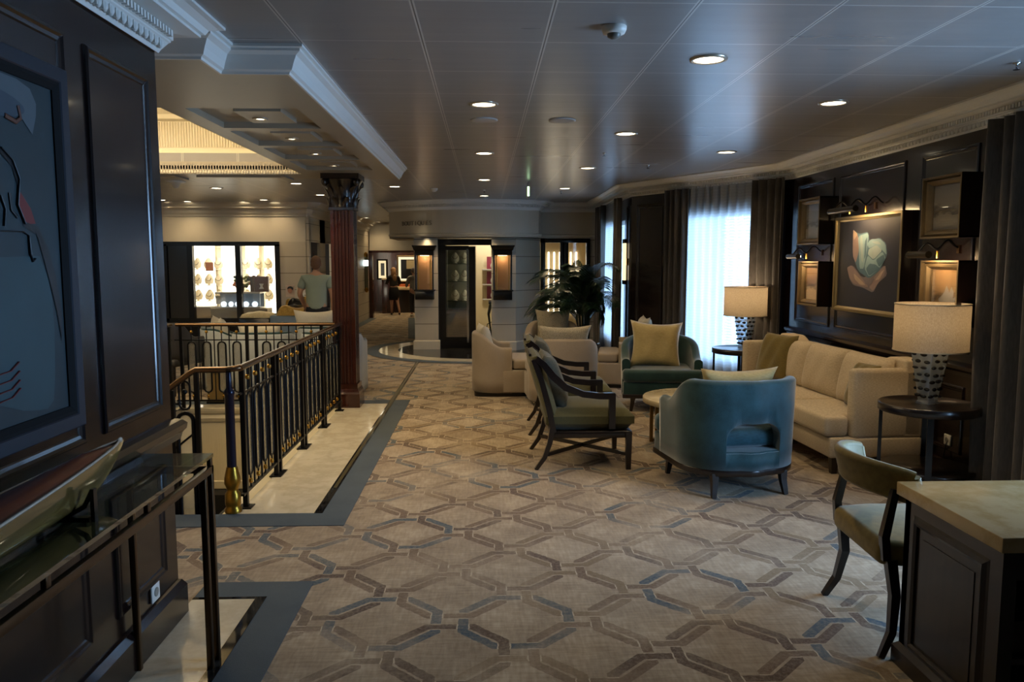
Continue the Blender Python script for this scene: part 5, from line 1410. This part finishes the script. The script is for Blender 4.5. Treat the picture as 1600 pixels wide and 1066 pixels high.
for i_ in range(42):
    az = i_*2.399+rr.uniform(-.3,.3); Lf = rr.uniform(.7,.95); el = R(rr.uniform(58,86)) if i_ > 9 else R(rr.uniform(36,60)); base = .36
    hst = rr.uniform(.25,.75); q = MB()
    pts = []; p = V((.05*cos(az),.05*sin(az),base)); dirv = V((cos(az)*.12, sin(az)*.12, 1)).normalized()
    for s_i in range(6): pts.append(p.copy()); p = p+dirv*hst/5
    e = el; nS = 16
    for s_i in range(nS):
        p = p+V((cos(az)*cos(e), sin(az)*cos(e), sin(e)))*(Lf/nS); pts.append(p.copy()); e -= R(rr.uniform(5.0,8.5))
    pts = [keep(p_) for p_ in pts]
    q.tube(pts, [.008*(1-.7*j/len(pts)) for j in range(len(pts))], 5)
    side = V((-sin(az), cos(az), 0))
    for j in range(7, len(pts)-1):
        f = (j-6)/(len(pts)-7); ll = .34*sin(pi*(.18+.75*f))**.8
        fw = (pts[j+1]-pts[j]).normalized()
        for half in (0, .33, .66):
            b_ = pts[j].lerp(pts[j+1], half)
            for sg in (-1, 1):
                d = (side*sg*.8+fw*.65+V((0,0,.12))).normalized()
                up = fw.cross(d).normalized()
                w_ = .009
                m1 = keep(b_+d*ll*.5+V((0,0,-.02*ll))); tip = keep(b_+d*ll+V((0,0,-.32*ll)))
                wv = fw*w_
                q.add([b_-wv*.4, b_+wv*.4, m1+wv, m1-wv, tip], [(0,1,2,3),(3,2,4)], 0)
    q.build('frond', PALM[i_ % 3], t)

# ------------------------------------------------------------------ people
SKIN = M_plain('skin', 'b58a70', .6, var=.06)
def body(name, verts, edges, rad, mat, parent, sub=2, root=0):
    me = bpy.data.meshes.new(name); me.from_pydata(verts, edges, []); o = bpy.data.objects.new(name, me); COL.objects.link(o)
    me.materials.append(mat)
    s = o.modifiers.new('s','SKIN')
    for i_, r_ in enumerate(rad):
        me.skin_vertices[0].data[i_].radius = r_ if isinstance(r_, tuple) else (r_, r_)
    me.skin_vertices[0].data[root].use_root = True
    q = o.modifiers.new('q','SUBSURF'); q.levels = sub; q.render_levels = sub
    realize(o); o.parent = parent
    for p in o.data.polygons: p.use_smooth = True
    if not o.data.materials: o.data.materials.append(mat)
    return o
def chains(lst):
    """lst of chains; each point (x,y,z,r[,r2]); equal coordinates share one vertex"""
    vs, rs, es, ix = [], [], [], {}
    for ch in lst:
        prev = None
        for p in ch:
            key = tuple(round(c, 4) for c in p[:3])
            if key not in ix: ix[key] = len(vs); vs.append(p[:3]); rs.append((p[3], p[4] if len(p) > 4 else p[3]))
            if prev is not None and prev != ix[key]: es.append((prev, ix[key]))
            prev = ix[key]
    return vs, es, rs
def head(mb, c, s, M=None):
    """simple head with nose, ears, brow (faces +y)"""
    mb.ell(c, (.076*s,.095*s,.115*s), 16, 12, 0, M); mb.ell((c[0],c[1]+.02*s,c[2]-.055*s),(.058*s,.07*s,.07*s),12,8,0,M)
    mb.ell((c[0],c[1]+.098*s,c[2]-.015*s),(.013*s,.02*s,.026*s),8,6,0,M)
    for sx in (-1,1):
        mb.ell((c[0]+sx*.078*s,c[1],c[2]-.01*s),(.012*s,.022*s,.032*s),8,6,0,M)
        mb.ell((c[0]+sx*.03*s,c[1]+.083*s,c[2]+.015*s),(.014*s,.012*s,.009*s),8,6,1,M)
    mb.ell((c[0],c[1]+.086*s,c[2]-.065*s),(.025*s,.01*s,.008*s),8,6,2,M)
EYE = M_plain('eye', 'e8e2da', .3); LIP = M_plain('lips', '9c5a50', .5)
def hand(chl, x, y, z, sx, s=1.0):
    pass
# man, seen from behind, looking down at the table
t = thing('person', 'man in a grey green polo shirt seen from behind at the jewellery tables', 'person', (-2.68,12.62,0), 4)
H_ = 1.69
vs, es, rs = chains([
    [(0,0,.90,.15,.11),(0,0,1.05,.155,.11),(0,0,1.25,.17,.115),(0,.01,1.38,.13,.09),(0,.015,1.46,.055),(0,.03,1.53,.055)],
    [(0,.01,1.38,.13,.09),(-.19,.0,1.365,.058),(-.265,-.01,1.12,.045),(-.215,.16,.93,.034),(-.20,.21,.88,.03)],
    [(0,.01,1.38,.13,.09),(.19,.0,1.365,.058),(.25,-.02,1.12,.045),(.25,.03,.88,.034),(.25,.06,.82,.03)],
    [(0,0,.90,.15,.11),(-.09,0,.82,.09),(-.10,.01,.48,.065),(-.11,-.01,.09,.045),(-.12,.1,.03,.035)],
    [(0,0,.90,.15,.11),(.09,0,.82,.09),(.10,.01,.48,.065),(.11,-.01,.09,.045),(.12,.1,.03,.035)]])
b_ = body('body', vs, es, rs, SKIN, t)
q = MB(); head(q, (0,.04,1.60), .95, T(0,0,0)); 
for sx, hx, hy, hz in ((-1,-.20,.22,.87),(1,.25,.07,.80)):
    for j in range(4): q.tube([(hx+(j-1.5)*.018,hy,hz),(hx+(j-1.5)*.02,hy+.03,hz-.04),(hx+(j-1.5)*.02,hy+.03,hz-.075+.006*abs(j-1.5))], [.009,.0085,.007], 6)
    q.tube([(hx-sx*.03,hy-.01,hz),(hx-sx*.05,hy+.02,hz-.025),(hx-sx*.05,hy+.035,hz-.05)], [.01,.009,.007], 6)
q.build('head_and_fingers', [SKIN, EYE, LIP], t)
q = MB(); q.ell((0,.015,1.63),(.083,.096,.098),16,10); q.ell((0,-.02,1.585),(.078,.075,.08),14,10); q.build('hair', M_plain('reddish grey hair','6b4d38',.8,vs=60,var=.4), t)
vs, es, rs = chains([
    [(0,0,.84,.17,.125),(0,0,.94,.178,.13),(0,0,1.08,.18,.13),(0,0,1.25,.192,.13),(0,.01,1.37,.15,.1),(0,.012,1.43,.075)],
    [(0,.01,1.37,.15,.1),(-.185,0,1.36,.078),(-.25,-.01,1.19,.07)],
    [(0,.01,1.37,.15,.1),(.185,0,1.36,.078),(.24,-.015,1.19,.07)]])
body('polo_shirt', vs, es, rs, M_plain('grey green polo','8a988c',.85,var=.1), t)
vs, es, rs = chains([[(0,0,1.04,.15,.11),(0,0,.88,.17,.13),(-.095,0,.78,.105),(-.10,.01,.48,.085),(-.11,-.01,.10,.07)],[(0,0,.88,.17,.13),(.095,0,.78,.105),(.10,.01,.48,.085),(.11,-.01,.10,.07)]])
body('trousers', vs, es, rs, M_plain('dark navy trousers','14151c',.8), t)
# woman at the reception desk
t = thing('person', 'woman with long blond hair and a black skirt leaning at the reception desk', 'person', (-2.76,24.0,0), 12)
vs, es, rs = chains([
    [(0,0,.76,.13,.1),(0,.01,.9,.11,.085),(0,.03,1.08,.125,.09),(0,.04,1.17,.09,.06),(0,.05,1.22,.04),(0,.06,1.27,.04)],
    [(0,.04,1.17,.09,.06),(-.145,.04,1.14,.045),(-.2,.12,.95,.036),(-.2,.33,.97,.026),(-.2,.4,.97,.022)],
    [(0,.04,1.17,.09,.06),(.145,.04,1.14,.045),(.2,.1,.95,.036),(.17,.3,.93,.026),(.16,.36,.93,.022)],
    [(0,0,.76,.13,.1),(-.075,0,.68,.08),(-.07,.02,.4,.052),(-.075,-.02,.09,.032),(-.075,.06,.04,.027)],
    [(0,0,.76,.13,.1),(.075,0,.68,.08),(.10,-.03,.4,.052),(.15,-.14,.11,.032),(.15,-.09,.04,.027)]])
body('body', vs, es, rs, SKIN, t)
q = MB(); head(q, (0,.09,1.33), .85); q.build('head', [SKIN, EYE, LIP], t)
q = MB(); q.ell((0,.07,1.35),(.085,.095,.095),14,10); q.ell((0,.0,1.22),(.085,.05,.16),14,10); q.ell((.02,-.035,1.10),(.075,.035,.13),12,8); q.build('hair', M_plain('dark blond hair','7d5a35',.7,vs=40,var=.35), t)
vs, es, rs = chains([[(0,0,.80,.13,.1),(0,.02,.95,.125,.095),(0,.03,1.08,.138,.1),(0,.04,1.17,.1,.07)],[(0,.04,1.17,.1,.07),(-.145,.04,1.14,.056),(-.2,.12,.95,.046),(-.2,.25,.96,.04)],[(0,.04,1.17,.1,.07),(.145,.04,1.14,.056),(.2,.1,.95,.046),(.18,.22,.94,.04)]])
body('blouse', vs, es, rs, M_plain('dark grey blouse','26231f',.8), t)
q = MB(); q.lathe([(.125,.84),(.155,.74),(.16,.6),(.15,.46),(.145,.45)], 20, sy=.75); q.build('skirt', M_plain('black skirt','0c0c0e',.8), t)
for x, y in ((-.075,.03),(.15,-.11)):
    q = MB(); q.ell((x,y+.02,.03),(.035,.09,.03),10,6); q.cyl((x,y-.05,.0),(x,y-.04,.05),.012,6); q.build('shoe', BLACK, t)
# third person half hidden behind the left boutique pillar
t = thing('person', 'person in a grey jacket half hidden by the left boutique pillar', 'person', (-2.08,23.3,0), 20)
vs, es, rs = chains([
    [(0,0,.74,.12,.1),(0,.01,.9,.125,.09),(0,.02,1.08,.135,.09),(0,.02,1.16,.1,.07),(0,.03,1.22,.04),(0,.04,1.27,.04)],
    [(0,.02,1.16,.1,.07),(-.16,.02,1.13,.045),(-.2,.08,.94,.036),(-.17,.25,.88,.026),(-.16,.3,.86,.022)],
    [(0,.02,1.16,.1,.07),(.16,.02,1.13,.045),(.2,.0,.94,.036),(.2,.08,.76,.026),(.2,.1,.7,.022)],
    [(0,0,.74,.12,.1),(-.08,0,.66,.08),(-.08,.04,.38,.055),(-.08,.0,.08,.036),(-.08,.08,.04,.03)],
    [(0,0,.74,.12,.1),(.08,0,.66,.08),(.09,-.02,.38,.055),(.11,-.1,.08,.036),(.11,-.03,.04,.03)]])
body('body', vs, es, rs, SKIN, t)
q = MB(); head(q, (0,.06,1.33), .85); q.build('head', [SKIN, EYE, LIP], t)
q = MB(); q.ell((0,.035,1.36),(.08,.09,.09),14,10); q.build('hair', M_plain('grey brown hair','5c5048',.8), t)
vs, es, rs = chains([[(0,0,.72,.14,.115),(0,.01,.9,.145,.11),(0,.02,1.08,.152,.11),(0,.02,1.17,.11,.08)],[(0,.02,1.17,.11,.08),(-.16,.02,1.13,.06),(-.2,.08,.94,.05),(-.17,.22,.89,.042)],[(0,.02,1.17,.11,.08),(.16,.02,1.13,.06),(.2,.0,.94,.05),(.2,.06,.78,.042)]])
body('jacket', vs, es, rs, M_plain('grey jacket','7b7870',.85), t)
vs, es, rs = chains([[(0,0,.74,.125,.1),(-.08,0,.64,.09),(-.08,.04,.38,.068),(-.08,.0,.1,.055)],[(0,0,.74,.125,.1),(.08,0,.64,.09),(.09,-.02,.38,.068),(.11,-.1,.1,.055)]])
body('trousers', vs, es, rs, M_plain('dark trousers','1b1a1c',.8), t)
for x, y in ((-.08,.05),(.11,-.06)):
    q = MB(); q.ell((x,y,.04),(.045,.12,.04),10,6); q.build('shoe', WPLAS, t)

# ------------------------------------------------------------------ ceiling fittings
LENS = M_emit('downlight lens', (1,.86,.6), 7)
RIM = M_plain('downlight rim', 'b0a595', .3, .6)
proto = {}
def downlight(label, x, y, z, r, energy, group, small=False, cone=130):
    key = r
    if key in proto: t = dup(proto[key], (x,y,z), 0, label, group)
    else:
        t = thing('downlight', label, 'light', (x,y,z), 0, group); proto[key] = t
        q = MB(); q.lathe([(r+.018,0),(r+.016,-.008),(r,-.01),(r-.004,0)], 28, cap=False); q.build('rim', RIM, t)
        q = MB(); q.lathe([(r,-.003),(0.0005,-.0035)], 28, cap=False); q.build('lens', LENS, t)
    if energy:
        l = bpy.data.lights.new('downlight_beam','SPOT'); l.energy = energy; l.color = (1,.74,.42); l.spot_size = R(cone); l.spot_blend = .8; l.shadow_soft_size = .05
        o = bpy.data.objects.new('downlight_beam', l); COL.objects.link(o); o.parent = t; o.location = (0,0,-.02)
ordn = ['first','second','third','fourth','fifth','sixth','seventh','eighth']
DL = 11.0
for nm, pts in (('middle', [(0,5.53),(0,8.0),(0,10.6),(0,13.2)]), ('right of centre', [(1.2,4.28),(1.2,6.74),(1.2,9.22),(1.2,11.8)]), ('rightmost', [(2.38,5.4),(2.4,7.84)])):
    for i_, (x, y) in enumerate(pts):
        downlight('round downlight in the %s row of the lounge ceiling, %s from the camera' % (nm, ordn[i_]), x, y, Hc, .082, DL, 'lounge downlights')
downlight('single round downlight in the lounge ceiling right of the column capital', -1.3, 11.6, Hc, .082, DL, 'lounge downlights')
for i_ in range(4):
    downlight('small downlight in the %s square coffer of the soffit from the camera' % ordn[i_], -1.5, 5.44+.868*i_, zs+.008, .035, 9, 'soffit coffer downlights')
farp = [(361,301),(430,321),(467,332),(475,293),(265,323),(305,330),(513,310),(558,325),(558,345),(577,353),(600,348),(588,342),(417,331),(324,333)]
F_ = 1225.; P_ = math.atan(126/F_); TH_ = math.atan(43*cos(P_)/F_)
farxy = [(-3.97,12.62),(-4.05,15.4),(-4.15,17.9),(-2.62,11.68),(-6.25,15.9),(-6.3,17.4),(-2.68,13.75),(-2.56,16.3),(-3.1,20.6),(-2.9,24.2),(-2.3,22.0),(-2.25,20.0),(-4.8,17.6),(-6.28,18.1)]
farxy = [(-3.97,11.95),(-3.9,14.2),(-3.85,14.75),(-2.62,11.2),(-5.72,14.3),(-5.4,14.65),(-2.68,13.1),(-2.56,15.6),(-2.95,20.0),(-2.95,22.2),(-2.3,21.4),(-2.25,19.2),(-4.4,14.72),(-5.8,14.8)]
names = ['beyond the stairwell, left of centre','before the shop wall, right of centre','close to the shop crown moulding above the cream panel','beyond the stairwell, just left of the column','before the shop wall at the far left','second from the far left above the shop window','left of the column and beyond it','in the corridor just right of the column','deep in the corridor at its left side','farthest in the corridor at the left','farthest in the corridor at the right','in the corridor at its right side','above the middle of the shop window','close to the shop wall at the far left']
for (x, y), nm in zip(farxy, names):
    downlight('round downlight in the far ceiling, %s' % nm, x, y, Hc, .0821 if y < 15 else .0822, 5, 'far downlights')
for i_, (x, y) in enumerate(((-1.2,14.25),(-1.05,14.45),(-.66,14.28),(-.25,14.2),(.12,14.18))):
    downlight('small spot under the curved boutique fascia, %s from the left' % ordn[i_], x, y, 2.06, .0351, 3, 'spots under the boutique fascia')
downlight('small downlight in the front left corner of the lit recess border', -3.5, 9.1, zs-.001, .0352, 3, 'recess border downlights')
downlight('small downlight in the recess border nearest to the column', -2.55, 9.1, zs-.001, .0352, 3, 'recess border downlights')
t = thing('smoke_detector', 'round smoke detector on the ceiling panels near the camera', 'smoke detector', (.6,3.72,Hc))
q = MB(); q.lathe([(.058,0),(.058,-.012),(.05,-.03),(.03,-.032)], 24); q.build('housing', WPLAS, t); q = MB(); q.lathe([(.032,-.03),(.03,-.045),(.012,-.055),(.004,-.056)], 18); q.build('sensor', M_plain('grey sensor','6b675f',.4), t)
t = thing('smoke_detector', 'small smoke detector on the far ceiling before the boutique', 'smoke detector', (-.75,11.9,Hc))
q = MB(); q.lathe([(.058,0),(.058,-.012),(.05,-.03),(.03,-.05),(.004,-.056)], 24); q.build('housing', WPLAS, t)
for x, y, lab in ((.0,6.14,'left'),(.6,6.14,'right')):
    t = thing('ceiling_speaker', 'flush round ceiling speaker, %s of the pair' % lab, 'speaker', (x,y,Hc), 0, 'ceiling speakers')
    q = MB(); q.lathe([(.105,0),(.105,-.006),(.09,-.008),(.0005,-.008)], 28); q.build('grille', M_plain('speaker grille','a9a5a0',.5) if 'speaker grille' not in bpy.data.materials else bpy.data.materials['speaker grille'], t)
for x, y, lab in ((1.2,7.95,'between two downlights of the right of centre row'),(1.85,8.95,'close to the bay window crown'),(0.0,12.2,'in front of the last middle row downlight'),(1.2,12.4,'near the far right crown corner'),(2.9,4.3,'at the right edge of the picture')):
    t = thing('ceiling_sprinkler', 'small ceiling sprinkler head %s' % lab, 'sprinkler', (x,y,Hc), 0, 'ceiling sprinklers')
    q = MB(); q.lathe([(.022,0),(.022,-.004),(.006,-.006),(.006,-.03),(.018,-.034),(.018,-.037)], 14); q.build('head', CHROME, t)
t = thing('exit_sign', 'slim green edged sign hanging edge on from the ceiling before the boutique', 'sign', (.60,10.95,2.58))
q = MB(); q.box(-.012,.012,-.15,.15,-.06,.07); q.build('panel', WPLAS, t); q = MB(); q.box(-.014,.014,-.152,-.146,-.06,.07); q.build('lit_edge', M_emit('green white edge',(.6,1,.55),1.6), t); q = MB(); q.cyl((0,-.1,.07),(0,-.1,.14),.006,6); q.cyl((0,.1,.07),(0,.1,.14),.006,6); q.build('hanger', CHROME, t)
t = thing('ceiling_projector', 'small white cone shaped fitting under the far left ceiling', 'ceiling fitting', (-4.2,11.0,Hc))
q = MB(); q.lathe([(.13,0),(.13,-.01),(.07,-.02),(.03,-.09),(.0,-.1)], 20); q.build('cone', WPLAS, t)
for i_, (x, y, lab) in enumerate(((-3.68,14.6,'left'),(-2.55,14.6,'right'))) if False else []: pass

# ------------------------------------------------------------------ world, camera, colour
w = bpy.data.worlds.new('daylight'); S.world = w; w.use_nodes = True
bg = w.node_tree.nodes['Background']; bg.inputs[0].default_value = (.36,.62,1.0,1); bg.inputs[1].default_value = 13.0
cam = bpy.data.cameras.new('camera'); cam.sensor_width = 36; cam.lens = F_/1600*36; cam.clip_start = .05
co = bpy.data.objects.new('camera', cam); COL.objects.link(co)
co.location = (0,0,1.65); co.rotation_euler = (pi/2-P_, 0, -TH_)
S.camera = co
S.view_settings.view_transform = 'Standard'; S.view_settings.look = 'None'; S.view_settings.gamma = 1; S.view_settings.use_curve_mapping = False
S.view_settings.exposure = 1.0
S.cycles.use_denoising = True
S.cycles.max_bounces = 8; S.cycles.diffuse_bounces = 4; S.cycles.glossy_bounces = 4; S.cycles.transparent_max_bounces = 16; S.cycles.transmission_bounces = 6
S.cycles.caustics_reflective = False; S.cycles.caustics_refractive = False; S.cycles.sample_clamp_indirect = 4.0
